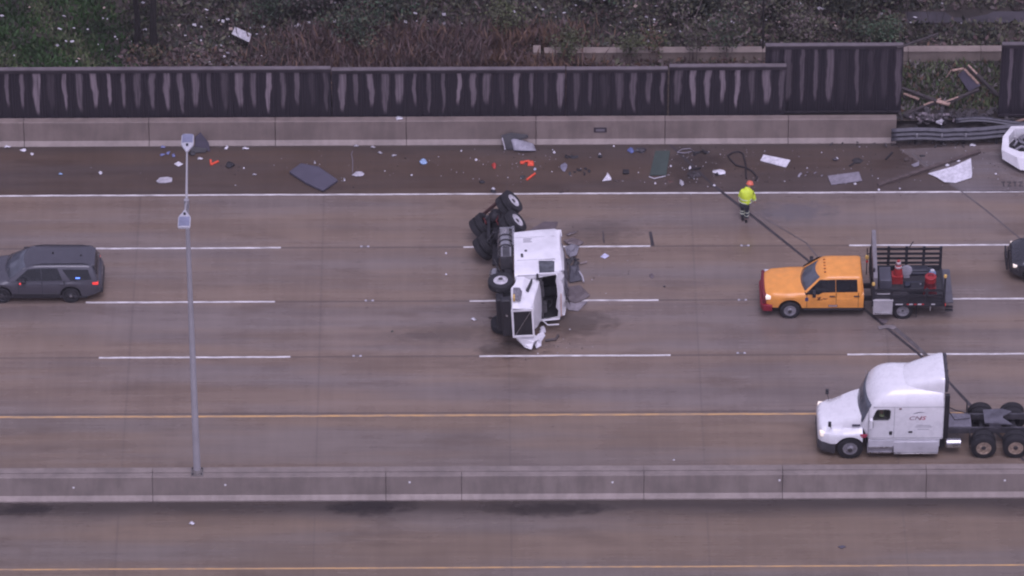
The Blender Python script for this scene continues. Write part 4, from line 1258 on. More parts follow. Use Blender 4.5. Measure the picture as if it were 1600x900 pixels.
    for x in (6.5, 7.76):
        b = MB(); b.tube([(x, -.9, .5), (x, .9, .5)], .09, 10); b.lathe([(.1, -.12), (.22, -.08), (.24, 0), (.22, .08), (.1, .12)], Matrix.Translation((x, 0, .52)) @ Matrix.Rotation(R(90), 4, 'Y'), 14); b.build('axle', dark_steel, t)
    b = MB(); b.tube([(5.05, -.85, .55), (5.6, -.85, .55)], .2, 16); b.build('air_tank', chrome, t)
    b = MB(); b.box((5.95, -.95, .35), (5.98, -.55, 1.0)); b.box((5.95, .55, .35), (5.98, 1.15, 1.15)); b.build('mud_flap', black_plastic, t)
    b = MB(); b.tube([(5.03, .3, 1.5), (5.5, .5, 1.1), (5.9, .3, 1.12), (6.4, .1, 1.1)], .02, 6); b.tube([(5.03, .1, 1.6), (5.4, -.1, 1.1), (6.0, 0, 1.1)], .02, 6); b.build('air_hose', black_plastic, t)
    b = MB(); b.box((1.9, -.8, .3), (5.0, .8, 1.0)); b.build('underbody', dark_steel, t)
    return t
make_tractor()

# ------------------------------------------------------------------ overturned tractor, lying on its left side, nose to the camera
WR = thing('overturned_tractor', 'white semi tractor overturned on its side, wheels to the left and windscreen gone', 'truck')
WM = Matrix(((0, 0, 1, 15.98), (1, 0, 0, -3.2), (0, 1, 0, 1.27), (0, 0, 0, 1))) @ Matrix.Rotation(R(-3), 4, 'X')
WR.matrix_world = WM
def make_wreck():
    t = WR
    wh = ((1.33, .52, .6),)
    b = MB()
    sec = []
    for x in stations(1.45, wh, 24):
        zt = lerp_tab([(0, 1.66), (.08, 1.76), (1.45, 2.08)], x)
        hn = lerp_tab([(0, .6), (.1, .66), (.8, .95), (1.45, 1.06)], x)
        hf = lerp_tab([(0, .62), (.1, .7), (.75, 1.12), (1.45, 1.22)], x)
        zb = max(arch_z(x, .92, wh), .92)
        zf = lerp_tab([(0, 1.3), (1.45, 1.5)], x)
        sec.append((x, [(0, zb), (hf - .04, zb), (hf, zb + .04), (hf, zf - .05), (hf - .04, zf), (hn, zf + .15), (hn - .03, zt - .12), (hn - .12, zt - .02), (hn * .5, zt + .02), (0, zt + .03)]))
    b.loft(sec)
    b.build('hood', wreck_white, t)
    lv = [(1.08, 1.46, 4.5, 1.22), (2.02, 1.40, 4.6, 1.22), (2.76, 1.62, 4.66, 1.2), (2.95, 1.68, 4.6, 1.14), (3.02, 1.8, 4.4, 1.0)]
    b = MB(); rg = b.levels(lv, .12, .14)
    # the windscreen is gone: open the front between the belt and the roof edge
    kill = [f for f in b.bm.faces if 2.1 < f.calc_center_median().z < 2.7 and f.calc_center_median().x < 1.75 and abs(f.calc_center_median().y) < 1.05]
    bmesh.ops.delete(b.bm, geom=kill, context='FACES')
    rr = random.Random(21)
    for v in b.bm.verts:            # crushed edge where the roof hit the road
        if v.co.z > 2.7:
            v.co += Vector((rr.uniform(-.05, .05), rr.uniform(-.04, .04), rr.uniform(-.1, .06)))
    b.build('cab', wreck_white, t, solid=.03)
    b = MB()
    for x0, dx in ((1.85, .35), (2.6, .3), (3.2, .45), (3.95, .3)):
        b.grid([[(x0 + dx * i / 4, .7 - .42 * j + rr.uniform(-.1, .1), 2.96 + .07 * j + rr.uniform(-.06, .1)) for i in range(5)] for j in range(4)])
    b.build('torn_roof_lining', M('torn_lining_grey', (.13, .12, .135), .6, var=.3), t, smooth_deg=15, solid=.015)
    im = M('dark_cab_interior', (.02, .019, .021), .8, var=.5, scale=5)
    b = MB(); b.grid([[(1.62, -1.08, 2.04), (2.9, -1.1, 2.04)], [(1.62, 1.08, 2.04), (2.9, 1.1, 2.04)]]); b.grid([[(2.9, -1.1, 2.04), (2.9, -1.1, 2.74)], [(2.9, 1.1, 2.04), (2.9, 1.1, 2.74)]])
    b.grid([[(1.7, -1.1, 2.02), (2.9, -1.1, 2.02)], [(1.7, -1.1, 2.74), (2.9, -1.1, 2.74)]])
    b.build('cab_interior', im, t)
    b = MB(); b.box((1.5, -1.0, 2.03), (1.78, 1.0, 2.16)); b.box((1.55, -.75, 2.16), (1.8, -.3, 2.3)); b.box((1.5, .1, 2.15), (1.72, .75, 2.22)); b.build('dashboard', M('dash_grey', (.07, .066, .07), .6, var=.4, scale=8), t, bevel=.02)
    b = MB(); b.lathe([(.2, 0), (.215, .015), (.2, .03)], Matrix.Translation((1.85, -.5, 2.35)) @ Matrix.Rotation(R(-50), 4, 'Y'), 18, cap=False); b.tube([(1.85, -.7, 2.36), (1.85, -.3, 2.36)], .015); b.build('steering_wheel', black_plastic, t)
    for y in (-.55, .6):
        b = MB(); b.box((2.3, y - .25, 2.06), (2.75, y + .25, 2.2)); b.box((2.7, y - .24, 2.15), (2.85, y + .24, 2.72)); b.build('seat', M('seat_grey', (.05, .05, .055), .8), t, bevel=.05)
    # torn windscreen frame
    b = MB(); b.bar((1.6, -1.1, 2.78), (1.6, 1.12, 2.78), .07, .05); b.bar((1.5, -1.08, 2.06), (1.62, -1.12, 2.78), .07); b.tube([(1.52, -1.05, 2.05), (1.3, -1.18, 2.3), (1.36, -1.22, 2.75)], .025, 6); b.build('window_frame', wreck_white, t)
    b = MB(); b.bar((1.62, -1.0, 2.86), (1.66, .1, 2.9), .06, .03); b.build('torn_header', M('rusty_orange_trim', (.5, .28, .2), .6, var=.3), t)
    sw = side_patch('side_window', [(1.62, 2.08), (1.72, 2.68), (2.36, 2.7), (2.42, 2.6), (2.44, 2.06)], lv, 1, M('grey_window', (.085, .09, .1), .12, var=.4, scale=4), t)
    b = MB(); b.box((1.5, 1.2, 2.0), (1.58, 1.26, 2.72)); b.box((1.5, 1.2, 2.0), (2.5, 1.25, 2.04)); b.build('door_frame', wreck_white, t)
    for x0, x1, z0, z1 in ((1.5, 1.515, 1.2, 2.0), (2.52, 2.535, 1.2, 2.72), (4.05, 4.065, 1.15, 2.72)):
        b = MB(); b.box((x0, 1.2, z0), (x1, 1.226, z1)); b.build('panel_gap', M('pale_gap', None), t, smooth_deg=0)
    for x, z in ((2.72, 1.35), (2.85, 1.34), (3.1, 1.5)):
        b = MB(); b.box((x, 1.2, z), (x + .1, 1.25, z + .1)); b.build('door_handle', black_plastic, t, bevel=.015)
    b = MB()
    for k in range(3): b.box((3.72 + k * .1, 1.2, 1.45), (3.77 + k * .1, 1.228, 1.8 - .05 * (k % 2)))
    b.build('side_print', M('pale_gap', None), t)
    # side mirror, hood louvre, headlight, grille
    b = MB(); b.box((1.3, 1.1, 1.95), (1.5, 1.3, 2.05)); b.build('mirror_stub', black_plastic, t, bevel=.03)
    b = MB(); b.plate([(.75, 1.02, 1.52), (1.15, 1.17, 1.72), (1.25, 1.17, 1.74), (1.28, 1.16, 1.8), (1.1, 1.13, 1.79), (.72, .95, 1.62)], (0.0, .05, .0)); b.build('louvre', black_plastic, t)
    b = MB(); b.plate([(.25, .98, 1.0), (.78, 1.16, 1.02), (.78, 1.14, 1.28), (.6, 1.08, 1.38), (.22, .9, 1.3)], (-.03, .05, 0)); b.build('headlight', M('smoky_lens', (.16, .15, .17), .2, var=.4, scale=10), t)
    b = MB(); b.box((.2, .93, 1.0), (.55, 1.1, 1.08)); b.build('amber_lamp', amber, t, bevel=.01)
    b = MB(); b.box((-.05, -.62, .98), (.02, .62, 1.72)); b.build('grille', M('black_grille', (.018, .017, .02), .5, var=.4, scale=15), t, bevel=.01)
    b = MB(); b.box((-.075, -.7, .9), (-.0, .7, .98)); b.box((-.075, -.7, 1.72), (.0, .7, 1.79)); b.box((-.075, -.7, .98), (0, -.6, 1.72)); b.box((-.075, .6, .98), (0, .7, 1.72)); b.build('grille_frame', wreck_white, t, bevel=.01)
    b = MB(); b.bar((-.06, -.58, 1.02), (-.06, .58, 1.68), .03, .02); b.build('grille_bar', chrome, t)
    for z in (1.1, 1.22, 1.34, 1.46, 1.58):
        b = MB(); b.box((-.058, -.58, z), (-.045, .58, z + .02)); b.build('grille_slat', dark_steel, t)
    b = MB(); b.box((.1, -.75, .5), (.42, 1.05, .9)); b.box((.3, -.6, .3), (.8, .95, .6)); b.build('broken_bumper', black_plastic, t, bevel=.05)
    b = MB(); b.lathe([(.05, 0), (.05, .05), (.01, .06)], Matrix.Translation((.08, .35, .72)) @ Matrix.Rotation(R(-90), 4, 'Y'), 12); b.build('fog_lamp', chrome, t)
    b = MB(); b.plate([(.0, -.66, 1.0), (.1, -.95, 1.05), (-.05, -1.22, 1.35), (-.25, -1.2, 1.62), (-.05, -1.0, 1.72), (.3, -1.1, 1.95), (.25, -.8, 1.7), (.02, -.68, 1.6)], (.04, 0, .02)); b.build('torn_fender', wreck_white, t)
    # chassis
    b = MB()
    for y in (-.43, .43): b.box((.5, y - .05, .65), (5.0, y + .05, .95))
    for x in (1.1, 2.2, 3.2, 4.4): b.box((x, -.4, .68), (x + .1, .4, .88))
    b.box((.7, -.3, .35), (2.2, .3, .7)); b.tube([(2.2, 0, .55), (4.8, 0, .6)], .07, 8); b.build('frame_rail', dark_steel, t)
    b = MB(); b.tube([(1.33, -1.0, .5), (1.33, -.4, .42), (1.33, .4, .42), (1.33, 1.0, .5)], .07, 10)
    for y in (-.43, .43): b.box((.7, y - .06, .5), (2.0, y + .06, .56))
    b.build('front_axle', dark_steel, t)
    for sd in (-1, 1):
        wheel(t, (1.33, sd * 1.04, .52), .52, .29, .29, rim_white, sd, hub=.08, holes=8)
    b = MB(); b.tube([(3.7, .78, .72), (4.95, .78, .72)], .31, 20); ft = b.build('fuel_tank', chrome, t, smooth_deg=30)
    for x in (3.8, 4.15, 4.5, 4.85):
        b = MB(); b.tube([(x - .04, .78, .72), (x + .04, .78, .72)], .325, 20); b.build('tank_strap', dark_steel, ft, smooth_deg=30)
    b = MB(); b.box((2.95, .5, .5), (3.62, 1.12, 1.0)); b.build('battery_box', M('battery_box_grey', (.06, .058, .063), .5, var=.3), t, bevel=.02)
    b = MB(); b.box((2.98, 1.121, .56), (3.58, 1.135, .6)); b.box((2.98, 1.121, .9), (3.58, 1.135, .94)); b.build('box_trim', grey_metal, t)
    b = MB(); b.tube([(3.1, -.45, .25), (3.95, -.45, .25)], .27, 18); lt = b.build('exhaust_box', chrome, t, smooth_deg=30)
    b = MB(); b.tube([(3.5, -.45, .25), (3.56, -.45, .25)], .283, 18); b.build('tank_strap', dark_steel, lt, smooth_deg=30)
    b = MB(); b.box((3.7, 1.05, 1.0), (4.95, 1.16, 1.1)); b.box((4.75, 1.0, .5), (4.85, 1.2, 1.1)); b.build('step', chrome, t)
    b = MB()
    rr = random.Random(4)
    for k in range(16):
        p = Vector((rr.uniform(2.2, 5.2), rr.uniform(-.8, .7), rr.uniform(.3, .9)))
        b.tube([p, p + Vector((rr.uniform(-.5, .5), rr.uniform(-.5, .5), rr.uniform(-.3, .3))), p + Vector((rr.uniform(-.9, .9), rr.uniform(-.6, .6), rr.uniform(-.3, .3)))], rr.uniform(.02, .05), 6)
    b.build('hoses', black_plastic, t)
    # rear bogie, twisted round on the bent frame (given in world coordinates, carried into the truck's frame)
    inv = WM.inverted()
    ax = Vector((.70, .03, .70)).normalized()       # from the lower to the upper wheels
    fw_ = Vector((.05, 1, .0)).normalized()
    upv = ax.cross(fw_).normalized()
    fw_ = upv.cross(ax)
    def frame(c):
        return inv @ Matrix(((fw_.x, ax.x, upv.x, c[0]), (fw_.y, ax.y, upv.y, c[1]), (fw_.z, ax.z, upv.z, c[2]), (0, 0, 0, 1)))
    for c in ((16.42, 2.75, 1.28), (16.27, 4.1, 1.28)):
        F = frame(c)
        for sd in (-1, 1):
            wheel(t, None, .52, .27, .3, rim_white, sd, dual=True, holes=8, dish=.12, mtx=F @ Matrix.Translation((0, sd * .93, 0)))
        b = MB()
        pts = [F @ Vector((0, -.8, 0)), F @ Vector((0, .8, 0))]
        b.tube(pts, .1, 10)
        b.lathe([(.1, -.3), (.24, -.2), (.28, 0), (.22, .18), (.08, .26)], F @ Matrix.Rotation(R(90), 4, 'Y'), 14)
        for k in range(5):
            b.lathe([(.03, 0), (.03, .04), (.005, .05)], F @ Matrix.Translation((.1 * math.cos(k), .12 * math.sin(k * 1.3), .27)), 8)
        b.build('rear_axle', dark_steel, t)
    F = frame((16.35, 3.4, 1.28))
    b = MB()
    for y in (-.42, .42):
        b.bar(F @ Vector((-2.2, y * .9, -.25)), F @ Vector((1.6, y, -.3)), .1, .26)
        b.bar(F @ Vector((-.8, y, .12)), F @ Vector((.8, y, .12)), .1, .12)
    b.box((-.4, -.5, -.5), (.5, .5, -.35), F)
    b.build('bent_frame', dark_steel, t)
    b = MB(); b.bar(F @ Vector((1.25, -.95, .22)), F @ Vector((1.25, .65, .22)), .1, .12); b.build('rear_crossbar', M('rusty_bar', (.07, .03, .028), .7, var=.4), t)
    rr = random.Random(9)
    for k in range(8):
        b = MB(); y = (-.55, .55)[k % 2] + rr.uniform(-.1, .1); x = (-.95, -.45, .45, .95)[k // 2]
        b.tube([F @ Vector((x, y, .2)), F @ Vector((x + .02, y, -.08))], .1, 12); b.build('brake_chamber', M('brake_chamber_grey', (.07, .066, .072), .5, var=.4), t, smooth_deg=30)
    for k in range(6):
        b = MB(); p = Vector((rr.uniform(-1.4, .8), rr.uniform(-.6, .6), rr.uniform(.05, .3)))
        b.tube([F @ p, F @ (p + Vector((.3, rr.uniform(-.3, .3), .1))), F @ (p + Vector((.7, rr.uniform(-.4, .4), .05))), F @ (p + Vector((1.1, rr.uniform(-.5, .5), -.1)))], rr.uniform(.018, .035), 6); b.build('brake_line', black_plastic if k % 2 else M('dull_red_line', (.12, .02, .02), .5), t)
    for y in (-.3, .3):
        b = MB()
        for q in range(3): b.bar(F @ Vector((-1.0 + .12 * q, y, .16 + .035 * q)), F @ Vector((1.0 - .12 * q, y, .16 + .035 * q)), .08, .03)
        b.build('leaf_spring', dark_steel, t)
    b = MB(); b.tube([F @ Vector((-2.3, .05, -.02)), F @ Vector((-.7, 0, -.05))], .06, 10); b.build('drive_shaft', M('shaft_grey', (.16, .15, .16), .5, var=.3), t)
    b = MB(); b.bar(F @ Vector((1.2, -1.0, -.3)), F @ Vector((1.2, .2, -.3)), .06, .3); b.build('mud_flap_bracket', black_plastic, t)
make_wreck()

# ------------------------------------------------------------------ people
def skin_mesh(verts, edges, radii, name, mat, parent, sub=2, root=0):
    me = bpy.data.meshes.new(name)
    me.from_pydata(verts, edges, [])
    o = bpy.data.objects.new(name, me)
    COL.objects.link(o)
    sk = o.modifiers.new('skin', 'SKIN')
    sk.use_smooth_shade = True
    for i, r in enumerate(radii):
        d = me.skin_vertices[0].data[i]
        d.radius = (r, r) if not isinstance(r, tuple) else r
        d.use_root = (i == root)
    ss = o.modifiers.new('sub', 'SUBSURF')
    ss.levels = sub
    ss.render_levels = sub
    dg = bpy.context.evaluated_depsgraph_get()
    m2 = bpy.data.meshes.new_from_object(o.evaluated_get(dg))
    o.modifiers.clear()
    o.data = m2
    m2.materials.clear()
    m2.materials.append(mat)
    for p in m2.polygons: p.use_smooth = True
    o.parent = parent
    return o
skin_m = M('skin', (.5, .3, .22), .6, var=.08)
hivis = M('hi_vis_yellow', (.62, .78, .05), .6, var=.12, scale=5)
hivis_band = M('reflective_band', (.62, .66, .5), .4, var=.1)
navy = M('dark_work_trousers', (.03, .033, .045), .8, var=.25)
def chain_hand(p, d, s, bend, V, E_, Rr, root):
    """palm and five fingers grown from vertex index root at p, pointing along d"""
    d = Vector(d).normalized()
    u = d.cross(Vector((0, 1, 0.2))).normalized()
    n = u.cross(d)
    V.append(tuple(Vector(p) + d * .05)); E_.append((root, len(V) - 1)); Rr.append((.032, .018)); palm = len(V) - 1
    for k, L in enumerate((.065, .078, .072, .058)):
        o = Vector(p) + d * .09 + u * (k - 1.5) * .021
        V.append(tuple(o)); Rr.append(.0095); E_.append((palm, len(V) - 1))
        V.append(tuple(o + d * L * .5 + n * L * bend)); Rr.append(.0085); E_.append((len(V) - 2, len(V) - 1))
        V.append(tuple(o + d * L * .85 + n * L * bend * 2.2)); Rr.append(.007); E_.append((len(V) - 2, len(V) - 1))
    o = Vector(p) + d * .03 + u * s * .04
    V.append(tuple(o + n * .01)); Rr.append(.011); E_.append((palm, len(V) - 1))
    V.append(tuple(o + d * .045 + u * s * .018 + n * .03)); Rr.append(.009); E_.append((len(V) - 2, len(V) - 1))

pt = thing('person', 'person in a bright yellow hi-vis jacket and orange helmet walking away on the wet lanes', 'person', ((26.555, 5.434)[0], (26.555, 5.434)[1], 0), (0, 0, 0))
# body facing away (+Y), leaning forward and to the right
V = [(0.0, 0, .93), (.03, .03, 1.12), (.07, .08, 1.33), (.11, .13, 1.47), (.15, .19, 1.56), (.19, .25, 1.66), (.2, .26, 1.74)]
E_ = [(i, i + 1) for i in range(6)]
Rr = [(.15, .12), (.15, .12), (.18, .13), (.085, .075), (.055, .055), (.085, .1), (.06, .075)]
def add(p, r, to):
    V.append(p); Rr.append(r); E_.append((to, len(V) - 1)); return len(V) - 1
sl_ = add((-.13, .08, 1.41), .075, 2); el = add((-.2, .1, 1.14), .05, sl_); wl = add((-.1, .32, 1.04), .034, el)
sr_ = add((.27, .1, 1.38), .075, 2); er = add((.37, .03, 1.13), .05, sr_); wr = add((.42, .1, .9), .034, er)
hl_ = add((-.09, 0, .88), .1, 0); kl = add((-.08, .1, .5), .065, hl_); al = add((-.07, .0, .11), .045, kl); tl_ = add((-.08, .16, .05), .04, al)
hr_ = add((.1, 0, .88), .1, 0); kr = add((.1, .02, .5), .065, hr_); ar = add((.07, -.14, .13), .045, kr); tr_ = add((.07, .0, .05), .04, ar)
chain_hand(V[wl], (.5, .8, -.3), 1, .3, V, E_, Rr, wl)
chain_hand(V[wr], (.1, .2, -1), -1, .3, V, E_, Rr, wr)
skin_mesh(V, E_, Rr, 'body', skin_m, pt, 2)
jv = [(0, 0, .86), (.02, .02, 1.0), (.03, .03, 1.12), (.07, .08, 1.33), (.12, .14, 1.47), (.155, .2, 1.56), (-.13, .08, 1.41), (-.2, .1, 1.14), (-.11, .3, 1.05), (.27, .1, 1.38), (.37, .03, 1.13), (.415, .09, .93)]
je = [(0, 1), (1, 2), (2, 3), (3, 4), (4, 5), (3, 6), (6, 7), (7, 8), (3, 9), (9, 10), (10, 11)]
jr = [(.28, .21), (.275, .2), (.265, .2), (.275, .195), (.19, .15), (.115, .1), .13, .1, .07, .13, .1, .07]
jk = skin_mesh(jv, je, jr, 'jacket', hivis, pt, 2)
tv = [(0, 0, .93), (-.1, 0, .85), (-.085, .1, .5), (-.07, .0, .13), (.11, 0, .85), (.1, .02, .5), (.07, -.13, .15)]
skin_mesh(tv, [(0, 1), (1, 2), (2, 3), (0, 4), (4, 5), (5, 6)], [(.18, .15), .125, .092, .082, .125, .092, .082], 'trousers', navy, pt, 2)
def band(c, r1, r2, w, tilt=(0, 0, 0), parent=None, name='reflective_band', mat=None):
    b = MB(); m = Matrix.Translation(c) @ Euler(tilt).to_matrix().to_4x4() @ Matrix.Diagonal((r1, r2, 1, 1))
    b.lathe([(1, -w / 2), (1.02, 0), (1, w / 2)], m, 20, cap=False)
    return b.build(name, mat or hivis_band, parent, solid=.008)
band((.03, .03, 1.15), .275, .225, .05, (.1, .12, 0), jk)
band((.025, .02, 1.0), .285, .23, .05, (.1, .1, 0), jk)
band((.395, .06, 1.02), .085, .085, .05, (.2, -.2, 0), jk)
for (x, y, z, a) in ((-.077, .05, .33, -.25), (.085, -.06, .33, .35), (-.08, .08, .44, -.2), (.095, -.01, .45, .3)):
    band((x, y, z), .1, .1, .045, (a, 0, 0), pt)
for x, y, rz in ((-.07, .05, 0), (.07, -.08, 0)):
    b = MB(); b.loft([(-.1, [(0, .0), (.045, .0), (.05, .1), (.03, .16), (0, .17)]), (.02, [(0, 0), (.055, 0), (.05, .1), (.03, .13), (0, .14)]), (.17, [(0, 0), (.045, 0), (.04, .05), (.02, .08), (0, .08)])])
    o = b.build('boot', black_plastic, pt); o.location = (x, y, 0); o.rotation_euler = (0, 0, R(90))
b = MB(); b.lathe([(.155, 0), (.158, .015), (.142, .02), (.135, .06), (.11, .11), (.065, .14), (.005, .15)], Matrix.Translation((.2, .25, 1.66)) @ Euler((-.35, .1, 0)).to_matrix().to_4x4() @ Matrix.Diagonal((1, 1.15, 1, 1)), 22)
b.build('helmet', M('orange_helmet', (.75, .17, .1), .35, var=.06), pt, bevel=0)

dr = thing('person', 'driver in a pale green hi-vis top seated behind the side window of the upright tractor', 'person', (31.33, -9.95, 1.25))
V = [(0, 0, .2), (0, 0, .45), (-.02, 0, .72), (-.03, 0, .84), (-.05, 0, .95), (-.05, 0, 1.1)]
E_ = [(i, i + 1) for i in range(5)]; Rr = [(.16, .14), (.15, .13), (.17, .13), (.06, .06), (.075, .085), (.08, .09)]
for s in (-1, 1):
    i = add((-.02, s * .19, .7), .07, 2); i = add((-.1, s * .22, .45), .05, i); i = add((-.32, s * .16, .5), .04, i)
    chain_hand(V[i], (-1, 0, .1), 1, .4, V, E_, Rr, i)
skin_mesh(V, E_, Rr, 'body', skin_m, dr, 2)
skin_mesh([(0, 0, .15), (0, 0, .45), (-.02, 0, .7), (-.03, 0, .8), (-.02, -.19, .7), (-.1, -.22, .45), (-.3, -.16, .5), (-.02, .19, .7), (-.1, .22, .45), (-.3, .16, .5)], [(0, 1), (1, 2), (2, 3), (2, 4), (4, 5), (5, 6), (2, 7), (7, 8), (8, 9)], [(.2, .18), (.19, .17), (.2, .15), .1, .09, .07, .055, .09, .07, .055], 'jacket', M('pale_green_vest', (.5, .62, .3), .7, var=.15), dr, 2)
b = MB(); b.lathe([(.09, 0), (.092, .06), (.06, .12), (.005, .13)], Matrix.Translation((-.05, 0, 1.08)), 16); b.build('hair', black_plastic, dr)

# ------------------------------------------------------------------ twin street lamp on the median
lp = thing('street_lamp', 'tall grey twin-arm street lamp standing on the median barrier', 'street lamp', (4.561, -12.31, 1.03))
pm = M('galvanised_pole', (.36, .345, .36), .55, var=.1, scale=.8)
PZ = 14.158 - 1.03
b = MB(); b.tube([(0, 0, .12), (0, 0, 4), (0, 0, 9), (0, 0, PZ)], [.145, .125, .1, .075], 14); b.build('pole', pm, lp)
b = MB(); b.box((-.24, -.24, 0), (.24, .24, .05)); b.lathe([(.2, .05), (.2, .12), (.15, .2)], Matrix(), 14); b.build('base_plate', M('pole_base', (.2, .18, .17), .6, metal=.2), lp)
for sx in (-.18, .18):
    for sy in (-.18, .18):
        b = MB(); b.lathe([(.03, .05), (.03, .1), (.005, .11)], Matrix.Translation((sx, sy, 0)), 8); b.build('anchor_bolt', dark_steel, lp)
b = MB(); b.tube([(0, 0, PZ - .3), (0, 0, PZ + .06)], .1, 12); b.build('pole_cap', grey_metal, lp)
def lamp_arm(sgn, L, rise, xo):
    a0 = Vector((0, 0, PZ - .1)); a1 = Vector((xo, sgn * L, PZ + rise))
    b = MB(); b.tube([a0, a0.lerp(a1, .3) + Vector((0, 0, rise * .25)), a0.lerp(a1, .65) + Vector((0, 0, rise * .2)), a1], [.05, .045, .04, .035], 10); b.build('arm', pm, lp)
    b = MB()
    m = Matrix.Translation(a1) @ Matrix.Rotation(R(90) if sgn > 0 else R(-90), 4, 'Z')
    sec = [(-.05, .05, .05), (.08, .09, .07), (.3, .2, .1), (.42, .235, .11), (.95, .235, .1), (1.04, .2, .07)]
    rings = [b.ring([m @ Vector((x, y * w, z * h)) for y, z in ((-1, -.5), (1, -.5), (1, .2), (.6, .6), (-.6, .6), (-1, .2))]) for x, w, h in sec]
    for p, q in zip(rings, rings[1:]): b.bridge(p, q)
    b._f(rings[0]); b._f(rings[-1])
    hd = b.build('lamp_head', M('lamp_white', (.46, .455, .49), .4, var=.06), lp)
    b = MB(); b.box((.46, -.2, .06), (.98, .2, .075), m); b.build('heat_sink', M('lamp_fins', (.26, .27, .36), .5, var=.15), hd)
    for k in range(6):
        b = MB(); b.box((.46 + k * .09, -.19, .075), (.48 + k * .09, .19, .1), m); b.build('fin', M('lamp_fins', None), hd)
    b = MB(); b.lathe([(.045, .05), (.045, .13), (.01, .14)], m @ Matrix.Translation((.27, 0, 0)), 12); b.build('photocell', black_plastic, hd)
    b = MB(); b.box((.5, -.18, -.062), (.95, .18, -.05), m); b.build('lens', lamp_clear, hd)
lamp_arm(1, 2.6, .45, -.06)
lamp_arm(-1, 1.0, .25, -.02)

# ------------------------------------------------------------------ broken guardrail and the gap
gr = thing('guardrail', 'bent grey guardrail strung across the gap where the barrier is torn away', 'guardrail', (32.9, 10.86, 0))
b = MB()
rows = []
prof = [(-.02, .28), (-.09, .36), (-.02, .44), (-.02, .5), (-.09, .58), (-.02, .66), (-.02, .72), (-.09, .8), (-.02, .88), (0.0, .91)]
for i in range(26):
    x = i * .3
    dz = .03 * math.sin(x * 1.3) + max(0, x - 3.4) * .04 - (.03 if 2.0 < x < 2.6 else 0) + random.uniform(-.006, .006)
    dy = -.16 - .07 * math.sin(x * .9) - .1 * max(0, 1 - x) + random.uniform(-.012, .012)
    rows.append([(x, y + dy, z + dz) for y, z in prof])
b.grid(rows); b.build('rail', M('scuffed_guardrail', (.075, .072, .085), .5, metal=.2, var=.4, scale=4), gr, solid=.012)
for x in (1.0, 2.1, 3.0, 4.4, 5.6):
    b = MB(); b.box((x, -.12, 0), (x + .12, .02, .85)); b.build('post', dark_steel, gr)
for x in (1.05, 2.1, 3.1):
    b = MB(); b.box((x, -.32, .5), (x + .07, -.25, .66)); b.build('bolt_plate', grey_metal, gr)

b = MB(); b.grid([[(x, .1 * math.sin(x * 1.7) + y, .2 + .12 * math.sin(x * .8 + 1) + z) for y, z in ((0, 0), (-.06, .06), (0, .12), (-.05, .19), (.02, .25))] for x in [i * .3 for i in range(15)]])
o = b.build('loose_rail', M('scuffed_guardrail', None), solid=.012); o.location = (35.6, 10.95, .62); tag(o, 'loose twisted rail strip lying on the rubble behind the bent guardrail', 'rail')
plank_dark = M('dark_timber', (.05, .04, .04), .8, var=.35, scale=6)
plank_raw = M('raw_split_wood', (.36, .24, .19), .8, var=.35, scale=9)
plank_brown = M('brown_timber', (.1, .075, .07), .8, var=.3, scale=5)
def plank(label, a, b_, w, th, mat, tip=None, name='plank', cat='plank', group=None):
    t = thing(name, label, cat, a, group=group)
    d = Vector(b_) - Vector(a)
    b = MB(); b.bar((0, 0, 0), d, w, th); b.build('timber', mat, t)
    if tip:
        for f0, f1 in tip:
            b = MB()
            n = d.cross(Vector((0, 0, 1))).normalized()
            b.bar(d * f0 + Vector((0, 0, th * .5 + .01)) - n * w * .2, d * f1 + Vector((0, 0, th * .5 + .02)) + n * w * .1, w * .55, .03)
            b.build('split_face', plank_raw, t)
    return t
def P3(p): return p
plank('dark snapped beam slanting up from the foot of the tall wall section', (33.478, 11.657, 0.850), (35.077, 12.409, 1.100), .14, .12, plank_dark, [(.55, 1.0)])
plank('long dark snapped beam rising right towards the leaning panel', (35.060, 12.107, 1.050), (36.675, 12.438, 1.600), .13, .1, plank_dark, [(.05, .45)])
plank('dark beam sloping down right beside the tall wall section', (33.471, 12.836, 1.400), (35.011, 12.223, 1.100), .15, .1, plank_dark)
plank('bright split board lying just right of the tall wall section', (33.527, 12.745, 1.200), (34.163, 12.462, 1.100), .12, .05, plank_raw)
plank('dark beam leaning steeply on the right of the leaning panel', (36.247, 13.558, 2.000), (37.540, 12.812, 1.000), .16, .12, plank_dark, [(.0, .3)])
plank('short splintered board on top of the broken plank heap', (35.621, 13.707, 1.700), (36.117, 13.845, 1.700), .1, .05, plank_raw)
plank('short splintered stake standing at the left of the heap top', (35.414, 13.949, 1.200), (35.580, 13.850, 1.600), .08, .05, plank_raw)
plank('bright split lath along the right edge of the leaning panel', (36.113, 13.514, 1.900), (36.705, 13.141, 1.400), .12, .04, plank_raw)
plank('short raw splinter where the snapped beams cross', (34.903, 12.247, 1.150), (35.427, 12.011, 1.150), .2, .06, plank_raw)
plank('pale splinter lying at the foot of the far right wall section', (37.981, 11.001, 0.900), (38.550, 11.134, 1.000), .09, .05, M('tan_splinter', (.3, .2, .16), .8))
plank('long brown beam lying on the shoulder between the barrier end and the white sheet', (32.215, 7.776, 0.060), (36.612, 10.099, 0.100), .17, .1, plank_brown)
plank('dark bent strip of wall capping sticking out from the top of the tall wall section', (33.058, 11.439, 4.450), (34.790, 12.023, 4.750), .1, .06, plank_dark)
b = MB(); b.plate([(35.915, 14.110, 1.150), (36.158, 13.680, 1.750), (36.757, 13.071, 1.350), (36.319, 13.147, 1.000)], (.01, .03, .03)); o = b.build('wall_panel', M('leaning_panel_grey', (.13, .115, .15), .5, var=.2)); tag(o, 'grey broken wall panel leaning in the heap of snapped beams', 'panel')
